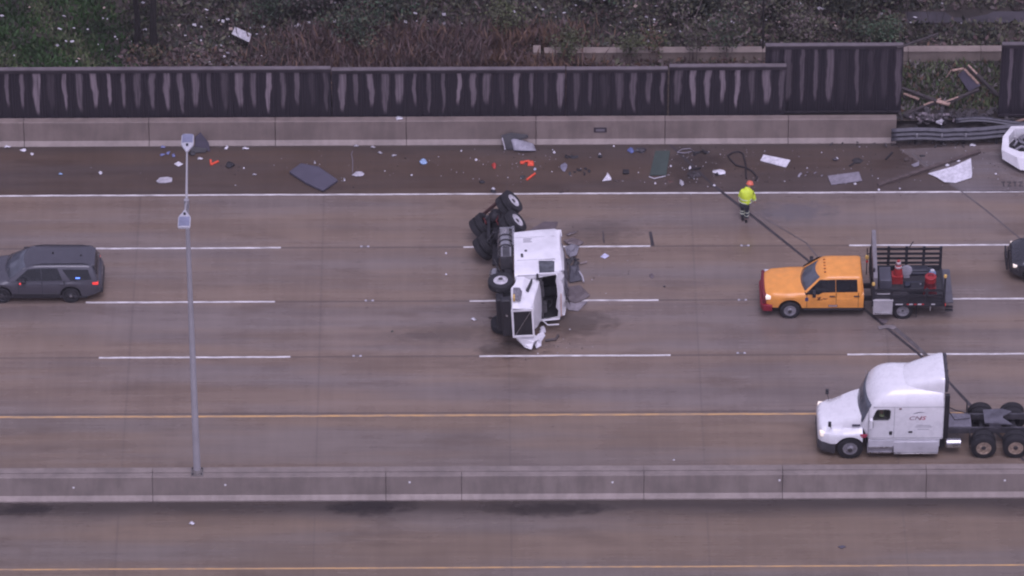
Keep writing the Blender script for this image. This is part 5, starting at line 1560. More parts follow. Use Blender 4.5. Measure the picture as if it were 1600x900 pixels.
def shards(name, label, cat, c, sx, sy, sz, n, mat, seed, size=.25):
    rr = random.Random(seed)
    b = MB()
    for _ in range(n):
        p = Vector((rr.gauss(0, sx), rr.gauss(0, sy), rr.uniform(0, sz)))
        m = Matrix.Translation(p) @ Euler((rr.uniform(-.6, .6), rr.uniform(-.6, .6), rr.uniform(0, 6))).to_matrix().to_4x4()
        a, c_, d = size * rr.uniform(.4, 1.3), size * rr.uniform(.2, .7), size * rr.uniform(.06, .25)
        b.box((-a / 2, -c_ / 2, 0), (a / 2, c_ / 2, d), m, rr.uniform(.5, 1))
    o = b.build(name, mat, smooth_deg=0)
    o.location = c
    return tag(o, label, cat)
rub = M('dark_rubble', (.055, .048, .05), .85, var=.5, scale=6)
rub2 = M('grey_rubble', (.16, .135, .145), .85, var=.4, scale=6)
tag(shards('rubble', None, None, (35.573, 11.504, 0.750), 1.2, .16, .25, 130, rub, 1, .3), kind='stuff')
tag(shards('rubble', None, None, (34.625, 11.441, 0.800), .4, .12, .22, 40, rub2, 2, .22), kind='stuff')
tag(shards('rubble', None, None, (35.024, 10.850, 0.030), 1.6, .16, .04, 70, rub, 5, .16), kind='stuff')
shards('rubble_block', 'pale concrete lump on the rubble below the leaning panel', 'rubble', (34.951, 11.092, 0.850), .05, .04, .1, 5, M('pale_lump', (.42, .4, .43), .8), 3, .25)

# wrecked white shell at the right edge
ws = thing('wrecked_shell', 'white wrecked vehicle shell with a dark grilled recess, cut off by the right edge', 'wreck', ((37.482, 9.044)[0] - .05, (37.482, 9.044)[1] + .1, 0))
b = MB()

out0 = [(.05, .1, .3), (.75, -.55, .2), (2.4, -.9, .15), (2.6, 1.7, .15), (.55, 1.6, .3), (.12, .9, .3)]
out1 = [(.0, .2, .72), (.62, -.3, .68), (2.4, -.62, .74), (2.6, 1.72, 1.0), (.5, 1.62, .92), (.1, .95, .85)]
inn = [(.32, .3, .78), (.75, .02, .76), (2.4, -.2, .8), (2.5, 1.45, 1.0), (.65, 1.38, .95), (.36, .95, .88)]
inb = [(x, y, .45) for x, y, z in inn]
A, B_, C_, D_ = b.ring(out0), b.ring(out1), b.ring(inn), b.ring(inb)
b.bridge(A, B_); b.bridge(B_, C_); b._f(A); b.bridge(C_, D_); b._f(D_)
b.build('shell', wreck_white, ws, smooth_deg=20, bevel=.03)
b = MB(); b.plate([(x, y, .455) for x, y, z in [(1.35 + (x - 1.35) * .97, .6 + (y - .6) * .96, z) for x, y, z in inn]], (0, 0, .02)); b.build('recess_floor', M('recess_dark', (.03, .028, .03), .7, var=.4), ws)
hg = M('ribbed_hose_grey', (.2, .19, .21), .5, var=.3)
b = MB()
for k, rr_ in enumerate((.26, .36)):
    pts = [(1.15 + rr_ * math.cos(a), .95 + rr_ * .9 * math.sin(a), .66 + .04 * k) for a in [2 * math.pi * i / 20 for i in range(21)]]
    b.tube(pts, .045, 8)
b.build('hose_ring', hg, ws)
b = MB(); b.tube([(.6, .3, .62), (.85, .42, .72), (1.15, .3, .72), (1.6, .25, .7)], .06, 8); b.tube([(.55, .6, .6), (.7, .8, .7), (.62, 1.1, .66)], .05, 8); b.tube([(1.6, .4, .62), (1.9, .8, .7), (1.7, 1.2, .66)], .06, 8); b.build('hose', hg, ws)

# ------------------------------------------------------------------ debris on the shoulder and lanes
DM = {}
def dmat(c, rough=.6):
    k = 'debris_%02d' % len(DM)
    if c not in DM:
        DM[c] = M(k, c, rough, var=.2, scale=6)
    return DM[c]
WHITE, PALE, GREY, SLATE, DARK, BROWN, RED, ORANGE, BLUE, GREEN = (.66, .64, .68), (.42, .4, .43), (.24, .22, .25), (.085, .08, .105), (.025, .023, .027), (.07, .05, .045), (.42, .05, .04), (.8, .1, .05), (.3, .42, .62), (.055, .075, .065)
def flat(name, label, cat, pts, col, th=.03, warp=.03, group=None, seed=1):
    """bent sheet: outline on the ground, own thickness, lifted corners"""
    rr = random.Random(seed)
    c = Vector((sum(p[0] for p in pts) / len(pts), sum(p[1] for p in pts) / len(pts), 0))
    b = MB()
    up = [b.v((p[0] - c.x, p[1] - c.y, th + .012 + rr.uniform(0, warp))) for p in pts]
    lo = [b.v((v.co.x, v.co.y, v.co.z - th)) for v in up]
    ct = b.v((0, 0, th + .012 + rr.uniform(0, warp)))
    cb = b.v((0, 0, ct.co.z - th))
    n = len(pts)
    if warp >= .08:        # crumpled sheet: an inner ring of dents and ridges
        q = [b.v((v.co.x * f_, v.co.y * f_, th + .012 + rr.uniform(0, warp * 2))) for v, f_ in ((v, rr.uniform(.45, .65)) for v in up)]
        ql = [b.v((v.co.x, v.co.y, v.co.z - th)) for v in q]
    else:
        q, ql = None, None
    for i in range(n):
        j = (i + 1) % n
        if q:
            b._f([up[i], up[j], q[j]]); b._f([up[i], q[j], q[i]]); b._f([q[i], q[j], ct])
            b._f([lo[j], lo[i], ql[i], ql[j]]); b._f([ql[j], ql[i], cb])
        else:
            b._f([up[i], up[j], ct]); b._f([lo[j], lo[i], cb])
        b._f([up[i], lo[i], lo[j], up[j]])
    o = b.build(name, dmat(col), smooth_deg=25)
    o.location = c
    return tag(o, label, cat, group)
def crumple(name, label, cat, c, sx, sy, sz, col, seed, group=None, cols=None):
    """crumpled scrap: jagged lump standing on the ground"""
    rr = random.Random(seed)
    b = MB()
    rings = []
    n = 9
    for z, f in ((0.01, .8), (.35, 1.0), (.7, .75), (1.0, .3)):
        rings.append(b.ring([(sx / 2 * f * math.cos(2 * math.pi * k / n) * rr.uniform(.55, 1.15), sy / 2 * f * math.sin(2 * math.pi * k / n) * rr.uniform(.55, 1.15), max(.006, sz * z * rr.uniform(.7, 1.15))) for k in range(n)]))
    for p, q in zip(rings, rings[1:]): b.bridge(p, q)
    b._f(list(reversed(rings[0]))); b._f(rings[-1])
    o = b.build(name, dmat(col), smooth_deg=15)
    o.location = (c[0], c[1], 0)
    return tag(o, label, cat, group)
def scrap(name, label, cat, c, L, w, ang, col, group=None, th=.012, lift=.03):
    """small bent strip or paper"""
    b = MB()
    b.grid([[(-L / 2, -w / 2, .012), (-L / 6, -w / 2, .015 + lift), (L / 5, -w * .45, .02), (L / 2, -w / 2, .02 + lift)], [(-L / 2, w / 2, .02), (-L / 6, w * .55, .03 + lift), (L / 5, w / 2, .03), (L / 2, w * .4, .012)]])
    o = b.build(name, dmat(col), solid=th)
    o.location = (c[0], c[1], .012)
    o.rotation_euler = (0, 0, R(ang))
    return tag(o, label, cat, group)
def rod(name, label, cat, pts, r, col, group=None):
    b = MB(); c = Vector(pts[0]); c.z = 0
    b.tube([Vector(p) - c for p in pts], r, 8)
    o = b.build(name, dmat(col)); o.location = c
    return tag(o, label, cat, group)

# --- large pieces
t = thing('mattress', 'dark slate blue slab mattress lying on the shoulder', 'mattress', ((8.695, 8.476)[0], (8.695, 8.476)[1], 0))
ms = [(p[0] - (8.695, 8.476)[0], p[1] - (8.695, 8.476)[1], .02) for p in [(7.673, 8.800), (8.143, 9.388), (8.897, 9.155), (9.714, 8.197), (9.112, 7.480), (8.383, 8.026)]]
b = MB(); b.plate(ms, (0, 0, .13)); b.build('slab', M('mattress_slate', (.085, .078, .105), .7, var=.1), t, bevel=.03)
flat('white_board', 'clean white rectangular board near the orange helmeted worker', 'board', [(27.532, 9.981), (28.642, 9.562), (28.432, 9.063), (27.382, 9.571)], WHITE, .04, .02)
o = flat('steel_sheet', 'grey speckled rectangular sheet on the shoulder behind the orange truck', 'sheet', [(30.144, 8.461), (31.467, 8.723), (31.567, 8.089), (30.273, 7.827)], GREY, .03, .03)
flat('torn_sheet', 'big torn white sheet beside the long brown beam', 'sheet', [(34.349, 8.612), (35.448, 9.059), (36.210, 9.646), (36.193, 8.599), (36.145, 8.282), (35.454, 7.926), (34.977, 7.974), (34.703, 8.293)], WHITE, .02, .05)
o = flat('glass_pane', 'dull green rectangular pane lying flat near the barrier joint', 'pane', [(23.004, 10.288), (23.622, 10.283), (23.413, 8.553), (22.718, 8.558)], GREEN, .03, .02)
rod('trim_strip', 'pale trim strip along the near edge of the green pane', 'strip', [(22.688, 8.458, 0.040), (22.898, 8.307, 0.050), (23.384, 8.499, 0.040)], .025, PALE)
t = thing('fender_piece', 'curved white and black fender leaning on the barrier toe', 'fender', ((17.257, 10.557)[0], (17.257, 10.557)[1], 0))
b = MB(); P = []
for j in range(6):      # swept outer skin, a shallow dish with a pointed right end
    v = j / 5
    P.append([(-.2 + .95 * i / 10 - .12 * v, -.22 + .36 * v - .14 * math.sin(math.pi * i / 10) * (1 - v), .05 + .38 * v * (1 - .75 * (i / 10) ** 1.5) + .1 * math.sin(math.pi * i / 10) * (1 - v)) for i in range(11)])
b.grid(P); b.build('outer_panel', dmat((.3, .29, .33)), t, solid=.025)
b = MB(); b.plate([(-.55, -.12, .04), (-.2, -.16, .05), (-.1, .1, .32), (.42, .2, .42), (.38, .24, .5), (-.3, .22, .62), (-.72, .2, .5)], (0, .04, .02)); b.build('inner_liner', dmat(DARK), t)
b = MB(); b.tube([(-.68, .16, .44), (-.6, -.02, .2), (-.56, -.14, .04)], .03, 6); b.build('pale_lip', dmat(PALE), t)
t = thing('folded_panel', 'dark folded panel propped against the barrier beside the lamp head', 'panel', ((3.931, 10.468)[0], (3.931, 10.468)[1], 0))
b = MB(); b.plate([(-.28, .1, .0), (.36, .0, .0), (.3, .22, .3), (-.02, .34, .72), (-.25, .3, .5)], (.03, -.06, .02)); b.build('upper_leaf', M('slate_panel', (.06, .052, .075), .6, var=.25), t)
b = MB(); b.plate([(-.45, -.2, .02), (.2, -.15, .02), (.3, .0, .1), (-.4, .05, .18)], (0, 0, .03)); b.build('lower_leaf', dmat(DARK), t)
crumple('black_clump', 'black lump at the foot of the folded panel by the lamp head', 'debris', (3.563, 10.242), .35, .3, .15, DARK, 3)
rod('hose_loop', 'black hose twisted in a figure eight on the shoulder above the worker', 'hose', [(26.743, 8.294, 0.040), (26.745, 9.065, 0.040), (26.350, 9.236, 0.050), (26.149, 9.616, 0.040), (26.027, 9.937, 0.040), (26.250, 10.164, 0.040), (26.520, 10.208, 0.040), (26.676, 10.069, 0.040), (26.736, 9.521, 0.040), (26.770, 9.024, 0.070), (27.028, 8.777, 0.050), (27.200, 8.381, 0.040), (27.111, 8.156, 0.040)], .038, (.03, .024, .027))
flat('oval_panel', 'flat grey oval panel on the shoulder left of the lamp arm', 'panel', [(2.135, 8.296), (2.287, 8.521), (2.605, 8.564), (2.794, 8.518), (2.804, 8.246), (2.514, 8.158), (2.247, 8.160)], PALE, .03, .02)
crumple('hubcap', 'white round part with dark holes, left of the hose loop', 'car part', (25.638, 8.765), .55, .42, .14, WHITE, 8)
crumple('dark_ball', 'dark lump showing through the holes of the white round part', 'debris', ((25.528, 8.675)[0], (25.528, 8.675)[1] - .1, 0), .16, .14, .17, DARK, 9)
# --- white pieces, left part of the shoulder
scrap('paper_scrap', 'white paper strip at the far left end of the shoulder', 'paper', (-4.197, 10.800), .28, .14, 8, WHITE)
crumple('paper_scrap', 'larger crumpled white paper, second from the left by the barrier', 'paper', (-3.512, 10.566), .34, .24, .07, WHITE, 12)
crumple('paper_scrap', 'small white crumple just right of the larger crumpled paper', 'paper', (-3.148, 10.289), .17, .2, .06, WHITE, 13)
scrap('plastic_scrap', 'tiny pale blue scrap alone on the left shoulder', 'scrap', (-1.866, 8.822), .16, .1, 0, BLUE)
crumple('paper_scrap', 'bright white crumpled ball alone in the left shoulder', 'paper', (-0.213, 8.901), .19, .26, .1, WHITE, 15)
for k, (p, lab) in enumerate((((2.338, 10.708), 'uppermost'), ((2.332, 10.159), 'leftmost'), ((2.568, 10.294), 'middle'), ((2.790, 10.110), 'rightmost'))):
    scrap('plastic_scrap', lab + ' blue scrap of the four lying left of the lamp head', 'scrap', p, .2, .12, k * 35, (.2, .22, .42), group='four blue scraps left of the lamp head')
flat('paper_scrap', 'white diamond shaped paper just left of the lamp arm', 'paper', [(2.838, 9.516), (3.021, 9.652), (3.215, 9.468), (3.032, 9.333)], WHITE, .015, .04)
scrap('paper_scrap', 'small white strip just right of the lamp arm', 'paper', (3.924, 9.873), .22, .12, 0, WHITE)
t = thing('red_bracket', 'red V shaped bracket right of the lamp arm', 'bracket', ((4.390, 9.551)[0], (4.390, 9.551)[1], .02))
b = MB(); b.bar((0, -.1, 0), (-.03, .22, .03), .07, .05); b.build('short_leg', dmat(ORANGE), t)
b = MB(); b.bar((0, -.1, .02), (.3, .12, .03), .08, .05); b.build('long_leg', dmat(ORANGE), t)
crumple('dark_clump', 'dark brown clump right of the red V shaped bracket', 'debris', (5.171, 9.409), .42, .42, .2, DARK, 17)
scrap('paper_scrap', 'small upright white strip near the barrier right of the folded panel', 'paper', (5.001, 10.644), .13, .24, -20, WHITE)
scrap('paper_scrap', 'white strip near the barrier, farther right of the folded panel', 'paper', (5.808, 10.592), .28, .12, -4, WHITE)
crumple('paper_scrap', 'tiny white dot of paper below the white strip', 'paper', (5.765, 9.223), .09, .12, .05, WHITE, 19)
scrap('paper_scrap', 'thin pale strip left of the slate mattress', 'paper', (6.233, 8.720), .18, .07, 5, PALE)
scrap('plastic_scrap', 'tiny pale tab just above the slate mattress', 'scrap', (8.729, 9.566), .08, .18, 0, PALE)
scrap('plastic_scrap', 'tiny pale tab right of the lower end of the slate mattress', 'scrap', (9.978, 8.331), .08, .2, 0, PALE)
rod('wire', 'thin pale wire lying above the grey crumpled plastic', 'wire', [(10.319, 8.845, 0.020), (10.307, 9.755, 0.020), (10.248, 10.153, 0.030), (10.299, 10.382, 0.030)], .012, GREY)
crumple('plastic_sheet', 'grey crumpled plastic at the end of the thin wire', 'plastic', (10.587, 8.735), .6, .42, .12, PALE, 21)
for p, lab, a in (((10.455, 10.743), 'leftmost', 0), ((11.155, 10.646), 'second', -10), ((11.455, 10.232), 'third', -35), ((12.047, 10.045), 'rightmost', 25)):
    scrap('paper_scrap', lab + ' of four small pale strips scattered right of the wire', 'paper', p, .2, .1, a, PALE, group='four small pale strips right of the wire')
crumple('cloth', 'crumpled light blue cloth on the shoulder', 'cloth', (13.256, 9.580), .42, .45, .12, BLUE, 23)
o = scrap('paper_scrap', 'white paper resting on top of the roadside barrier', 'paper', (12.264, 11.2), .27, .2, 15, WHITE); o.location.z = 1.1
crumple('brown_scrap', 'small dark brown scrap left of the blue cloth', 'debris', (12.531, 9.904), .16, .14, .05, BROWN, 25)
crumple('paper_scrap', 'tiny white dot below the blue cloth', 'paper', (12.779, 8.674), .09, .12, .05, WHITE, 26)
crumple('paper_scrap', 'small white scrap left of the red chunk', 'paper', (15.481, 9.746), .14, .18, .06, WHITE, 27)
crumple('paper_scrap', 'tiny white dot near the barrier left of the fender', 'paper', (14.865, 10.391), .09, .1, .05, WHITE, 28)
crumple('red_chunk', 'dull red chunk below the fender', 'debris', (16.229, 9.285), .22, .46, .1, RED, 29)
crumple('dark_part', 'dark rounded part with a pale top above the overturned wheels', 'car part', (15.716, 8.155), .26, .24, .1, DARK, 30)
crumple('dark_part', 'dark part with a white flap on the edge line beside the overturned wheels', 'car part', (16.193, 7.475), .26, .26, .12, DARK, 31)
scrap('paper_scrap', 'white flap lying on the dark part at the edge line', 'paper', ((16.193, 7.475)[0], (16.193, 7.475)[1] + .02), .16, .1, -30, WHITE).location.z = .12
# --- middle
t = thing('orange_cone_piece', 'crushed bright orange plastic piece below the fender', 'plastic', ((17.623, 9.458)[0], (17.623, 9.458)[1], 0))
b = MB(); b.box((-.3, -.05, .01), (-.12, .12, .08)); b.bar((-.15, .1, .04), (.1, .1, .08), .08); b.build('left_lump', dmat(ORANGE), t, bevel=.02)
b = MB(); b.box((.0, -.18, .01), (.28, .12, .12), top=.7); b.build('right_lump', dmat(ORANGE), t, bevel=.02)
rod('orange_stick', 'bright orange stick lying below the crushed orange piece', 'stick', [(17.585, 8.268, 0.040), (17.937, 8.705, 0.050)], .045, ORANGE)
crumple('plastic_scrap', 'small pale lump between the orange piece and the orange stick', 'scrap', (17.940, 9.046), .16, .2, .08, (.4, .42, .52), 35)
crumple('dark_scrap', 'dark greenish scrap left of the orange stick', 'debris', (17.427, 8.505), .22, .32, .05, (.05, .052, .05), 36)
crumple('paper_scrap', 'white ball right of the fender', 'paper', (18.758, 10.226), .14, .17, .1, WHITE, 37)
shards('dark_shards', 'flat cluster of dark shards right of the white ball', 'debris', ((19.371, 9.902)[0], (19.371, 9.902)[1], .01), .16, .05, .03, 9, dmat(DARK), 38, .22)
crumple('plastic_sheet', 'grey blue crumpled plastic below the dark shards', 'plastic', (19.146, 9.174), .42, .6, .1, (.2, .19, .24), 39)
crumple('black_part', 'round black part with a white cap in the middle of the shoulder', 'car part', (20.660, 9.938), .22, .3, .12, DARK, 40)
crumple('bottle_top', 'white top sitting on the round black part', 'cap', ((20.662, 10.030)[0], (20.662, 10.030)[1] - .04), .13, .13, .16, WHITE, 41)
crumple('paper_scrap', 'white dot at the barrier foot above the round black part', 'paper', (21.265, 10.667), .12, .12, .06, WHITE, 42)
t = thing('cloth_bundle', 'dark bundle with a blue end near the barrier', 'bundle', ((22.226, 10.339)[0], (22.226, 10.339)[1], 0))
o = crumple('dark_end', None, None, (0, 0), .62, .42, .14, (.045, .04, .048), 43); o.parent = t; o.location = (.15, 0, 0)
o = crumple('blue_end', None, None, (0, 0), .3, .42, .15, (.12, .15, .34), 44); o.parent = t; o.location = (-.25, 0, 0)
b = MB(); b.box((-.13, -.12, 0), (.13, .12, .1)); o = b.build('black_box', dmat(DARK), bevel=.02); o.location = ((21.734, 8.792)[0], (21.734, 8.792)[1], .005); tag(o, 'small black box left of the green pane', 'box')
flat('plastic_wedge', 'white pointed plastic wedge left of the small black box', 'plastic', [(20.733, 8.165), (20.899, 8.481), (20.957, 8.707), (21.111, 8.388), (21.108, 8.208), (20.920, 8.164)], WHITE, .02, .08)
crumple('brown_scrap', 'brown flat scrap right of the white wedge', 'debris', (21.348, 8.206), .3, .2, .04, BROWN, 46)
crumple('paper_scrap', 'white dot below the green pane', 'paper', (22.944, 8.014), .1, .14, .06, WHITE, 47)
crumple('shoe', 'pale grey shoe shaped piece right of the green pane', 'debris', (24.038, 8.006), .24, .5, .12, PALE, 48)
rod('bent_wire', 'thin grey wire frame at the barrier foot right of the joint', 'wire', [(23.913, 10.180, 0.040), (24.130, 10.297, 0.120), (24.454, 10.341, 0.120), (24.614, 10.253, 0.050), (24.234, 10.132, 0.040), (23.913, 10.180, 0.040)], .02, GREY)
t = thing('lever', 'dark lever with a white knob right of the green pane', 'car part', ((24.467, 8.954)[0], (24.467, 8.954)[1], 0))
b = MB(); b.bar((-.05, 0, .03), (.4, .1, .05), .06, .05); b.build('arm', dmat(DARK), t)
o = crumple('knob', None, None, (0, 0), .14, .24, .12, WHITE, 50); o.parent = t; o.location = (-.04, .12, 0)
crumple('brown_scrap', 'reddish brown scrap below the joint right of the green pane', 'debris', (23.562, 8.145), .3, .2, .03, (.1, .055, .045), 51)
crumple('paper_scrap', 'small white dot left of the lever', 'paper', (23.619, 9.233), .1, .12, .06, WHITE, 52)
shards('dark_shards', 'dark flat scraps on the edge line above the overturned cab', 'debris', ((19.148, 7.454)[0], (19.148, 7.454)[1], .01), .09, .03, .02, 4, dmat(BROWN), 53, .18)
# --- right
crumple('dark_part', 'small dark part with a white patch right of the white board', 'car part', (30.523, 9.640), .26, .26, .1, (.06, .05, .06), 55)
crumple('paper_scrap', 'white patch on the small dark part', 'paper', ((30.605, 9.685)[0], (30.605, 9.685)[1]), .12, .14, .12, WHITE, 56)
t = thing('leaf_clump', 'dark leaf shaped clump with a pointed tail above the grey sheet', 'debris', ((31.456, 9.542)[0], (31.456, 9.542)[1], 0))
o = crumple('clump', None, None, (0, 0), .48, .52, .1, (.04, .036, .038), 57); o.parent = t
b = MB(); b.bar((-.1, -.1, .03), (-.36, -.36, .02), .07, .03); b.build('tail', dmat(DARK), t)
crumple('paper_scrap', 'white dot on the corner of the grey speckled sheet', 'paper', (31.264, 7.910), .14, .16, .08, WHITE, 58)
crumple('paper_scrap', 'tiny pale dot between the white board and the dark part', 'paper', (29.316, 9.057), .1, .1, .05, PALE, 59)
crumple('paper_scrap', 'white dot on the edge line at the lower end of the brown beam', 'paper', (32.228, 7.497), .13, .16, .06, WHITE, 60)
crumple('paper_scrap', 'pale dot just right of the lower end of the brown beam', 'paper', (33.113, 7.581), .12, .14, .05, PALE, 61)
rod('dark_rod', 'short dark rod above the brown beam near the barrier end', 'rod', [(32.640, 9.630, 0.030), (32.933, 10.089, 0.060)], .04, DARK)
crumple('plastic_scrap', 'white lump touching the brown beam above the torn sheet', 'scrap', (35.189, 9.197), .24, .2, .09, WHITE, 63)
crumple('plastic_scrap', 'smaller white lump right of the one at the brown beam', 'scrap', (35.665, 9.513), .24, .12, .07, WHITE, 64)
scrap('paper_scrap', 'white strip below the guardrail', 'paper', (36.355, 10.606), .26, .14, 0, WHITE)
crumple('paper_scrap', 'white dot left of the wrecked white shell', 'paper', (37.182, 8.592), .13, .12, .05, WHITE, 66)
flat('dark_plate', 'dark flat plate above the brown beam below the guardrail', 'plate', [(33.692, 9.253), (34.024, 9.433), (34.008, 9.160), (33.788, 9.071)], GREY, .02, .03)
crumple('dark_scrap', 'dark scrap above the torn white sheet near the beam', 'debris', (34.186, 9.889), .3, .16, .05, DARK, 68)
crumple('brown_scrap', 'small brown scrap right of the worker near the edge line', 'debris', (27.564, 8.117), .22, .14, .03, BROWN, 69)
crumple('paper_scrap', 'white dot on the barrier side lane end of the skewed joint', 'paper', (25.394, 7.861), .12, .13, .06, WHITE, 70)
for k, px in enumerate([(37.452, 7.866), (37.692, 7.865), (37.932, 7.863), (38.172, 7.861)]):   # dark stencilled marks on the shoulder
    b = MB()
    b.box((-.09, .12, .0), (.09, .19, .004)); b.box((-.03, -.16, .0), (.03, .118, .004)) if k % 2 == 0 else b.box((-.08, -.16, 0), (.08, -.09, .004))
    if k % 2: b.bar((-.06, -.09, .002), (.06, .118, .002), .05, .004)
    o = b.build('stencil_mark', M('stencil_paint', (.05, .042, .045), .8), road); o.location = (px[0], px[1], .005)
# --- on the lanes
crumple('paper_scrap', 'upper white dot of two left of the overturned axles', 'paper', (14.227, 3.226), .1, .14, .05, WHITE, 71)
crumple('paper_scrap', 'lower white dot of two left of the overturned axles', 'paper', (14.228, 1.787), .11, .14, .05, WHITE, 72)
scrap('paper_scrap', 'slanted white paper left of the overturned front wheels', 'paper', (15.345, -1.274), .22, .13, -35, WHITE)
crumple('brown_scrap', 'dark scrap just left of the lower front wheel', 'debris', (16.019, -1.151), .2, .16, .06, BROWN, 74)
crumple('dark_scrap', 'dark scrap on the dash beside the overturned front wheel', 'debris', (15.712, -0.165), .2, .08, .03, BROWN, 75)
flat('paper_scrap', 'pale blue diamond paper right of the crushed cab roof', 'paper', [(20.553, 2.919), (20.741, 3.137), (20.921, 2.960), (20.734, 2.787)], (.55, .55, .72), .012, .03)
crumple('brown_scrap', 'round brown blot of debris on the lane right of the wreck', 'debris', (22.620, 1.641), .22, .36, .03, (.12, .095, .1), 77)
crumple('dark_scrap', 'small dark dot right of the round brown blot', 'debris', (23.123, 0.901), .13, .12, .04, DARK, 78)
crumple('dark_scrap', 'tiny dark green speck alone on the lane left of the wreck', 'debris', (12.062, -2.015), .12, .1, .04, (.03, .05, .04), 79)
scrap('paper_scrap', 'white scrap on the near carriageway below the lamp base', 'paper', (4.392, -14.212), .2, .14, -20, WHITE)
crumple('paper_scrap', 'tiny white dot on the inner shoulder beyond the median barrier', 'paper', (23.192, -10.384), .12, .1, .04, WHITE, 81)
flat('dark_scrap', 'dark flat scrap on the near carriageway at the lower right', 'debris', [(29.362, -15.791), (29.539, -15.715), (29.683, -15.794), (29.505, -15.908)], SLATE, .02, .01)
# raised reflectors between the dashes, two to each lane line
g_ = 'low raised reflectors between the lane dashes'
for k, (p, lab) in enumerate((((10.885, 3.711), 'raised reflector in the far lane line left of the overturned axles'), ((26.515, 3.666), 'raised reflector in the far lane line below the worker'), ((11.110, 0.039), 'raised reflector in the middle lane line left of the wreck'), ((26.271, -0.025), 'raised reflector in the middle lane line left of the orange truck'), ((10.661, -3.628), 'raised reflector in the near lane line left of the wreck'), ((26.088, -3.548), 'raised reflector in the near lane line below the orange truck'))):
    t = thing('road_reflector', lab, 'reflector', (p[0], p[1], 0), group=g_)
    b = MB(); b.box((-.17, -.055, .003), (.17, .055, .022), top=.8); b.build('casting', M('worn_casting', (.15, .125, .12), .6), t)
    for sx in (-.14, .14):
        b = MB(); b.box((sx - .05, -.05, .018), (sx + .05, .05, .035), top=.7); b.build('lens', dmat(PALE), t)
# --- torn roof pieces round the overturned cab
flat('roof_sheet', 'grey torn roof sheet touching the crushed cab roof, farthest from the camera', 'roof sheet', [(19.092, 3.543), (19.411, 3.760), (19.698, 3.583), (19.583, 2.970), (19.292, 2.840), (19.164, 3.104)], (.2, .19, .215), .03, .08, seed=3)
flat('roof_sheet', 'dark grey square roof panel beside the cab roof', 'roof sheet', [(19.231, 2.274), (19.651, 2.314), (19.764, 1.271), (19.266, 1.145)], (.075, .072, .085), .04, .08, seed=4)
flat('roof_sheet', 'large brownish torn roof sheet beside the empty windscreen', 'roof sheet', [(19.052, 0.757), (19.680, 0.926), (20.086, 0.276), (19.821, -0.023), (19.454, -0.192), (19.093, -0.017)], (.13, .106, .108), .02, .08, seed=6)
flat('roof_sheet', 'curled grey strip along the near edge of the brownish roof sheet', 'roof sheet', [(18.986, -0.188), (19.294, -0.448), (19.819, -0.108), (19.974, -0.195), (19.601, -0.749), (19.186, -0.704)], (.24, .215, .23), .03, .1, seed=8)
flat('torn_sheet', 'dark brown wet sheet behind the rear of the overturned sleeper', 'sheet', [(17.630, 4.699), (18.271, 5.315), (18.853, 5.311), (18.740, 4.780), (17.997, 4.431)], (.12, .095, .1), .03, .05, seed=9)
flat('torn_sheet', 'low brown crumpled strip right of the sleeper corner', 'sheet', [(19.046, 3.983), (19.470, 4.156), (19.886, 3.845), (19.725, 3.670), (19.200, 3.718)], (.14, .11, .11), .03, .1, seed=10)
scrap('trim_strip', 'pale brown strip lying above the low crumpled strip', 'strip', (19.396, 4.510), .45, .12, 30, (.17, .14, .14))
shards('dark_shards', 'cluster of dark trim pieces between the two grey roof sheets', 'debris', ((19.366, 2.534)[0], (19.366, 2.534)[1], .05), .28, .08, .1, 12, dmat(DARK), 91, .3)
crumple('plastic_scrap', 'small white lump on the dark trim cluster', 'scrap', (19.236, 2.622), .16, .14, .16, PALE, 92)
rod('bent_strip', 'pale bent strip on the right edge of the square roof panel', 'strip', [(19.668, 1.833, 0.100), (19.793, 1.459, 0.120), (19.840, 1.138, 0.100)], .04, PALE)
rod('bent_strip', 'short tan strip pointing right from the dark trim cluster', 'strip', [(19.704, 2.408, 0.060), (19.994, 2.511, 0.080)], .04, (.25, .2, .19))
rod('bent_pipe', 'dark bent pipe lying right of the torn white fender', 'pipe', [(18.228, -2.728, 0.060), (18.641, -2.660, 0.070), (18.748, -2.420, 0.080)], .06, (.07, .055, .052))
flat('fender_scrap', 'white torn fender scrap on the road under the overturned nose', 'fender', [(17.508, -2.519), (17.870, -2.479), (18.132, -2.143), (18.232, -2.397), (18.073, -2.734), (18.070, -3.071), (17.862, -3.238), (17.712, -2.816)], WHITE, .03, .12, seed=12)
crumple('fender_scrap', 'white fragment lodged below the corner of the empty windscreen', 'fender', (18.132, -2.100), .3, .26, .3, WHITE, 94)
# light pieces of joint filler by the flatbed truck
flat('joint_filler', 'pale lumpy strip of filler across the skewed joint by the truck', 'filler', [(31.661, -1.857), (32.002, -1.774), (32.312, -1.777), (32.432, -1.947), (32.295, -2.073), (32.096, -1.945), (31.727, -2.069)], (.19, .165, .165), .02, .02, seed=14)
flat('steel_plate', 'dull brown plate on the skewed joint near the truck rear wheel', 'plate', [(31.689, -1.347), (32.127, -1.392), (32.009, -1.647), (31.856, -1.603)], (.13, .105, .115), .02, .01, seed=15)

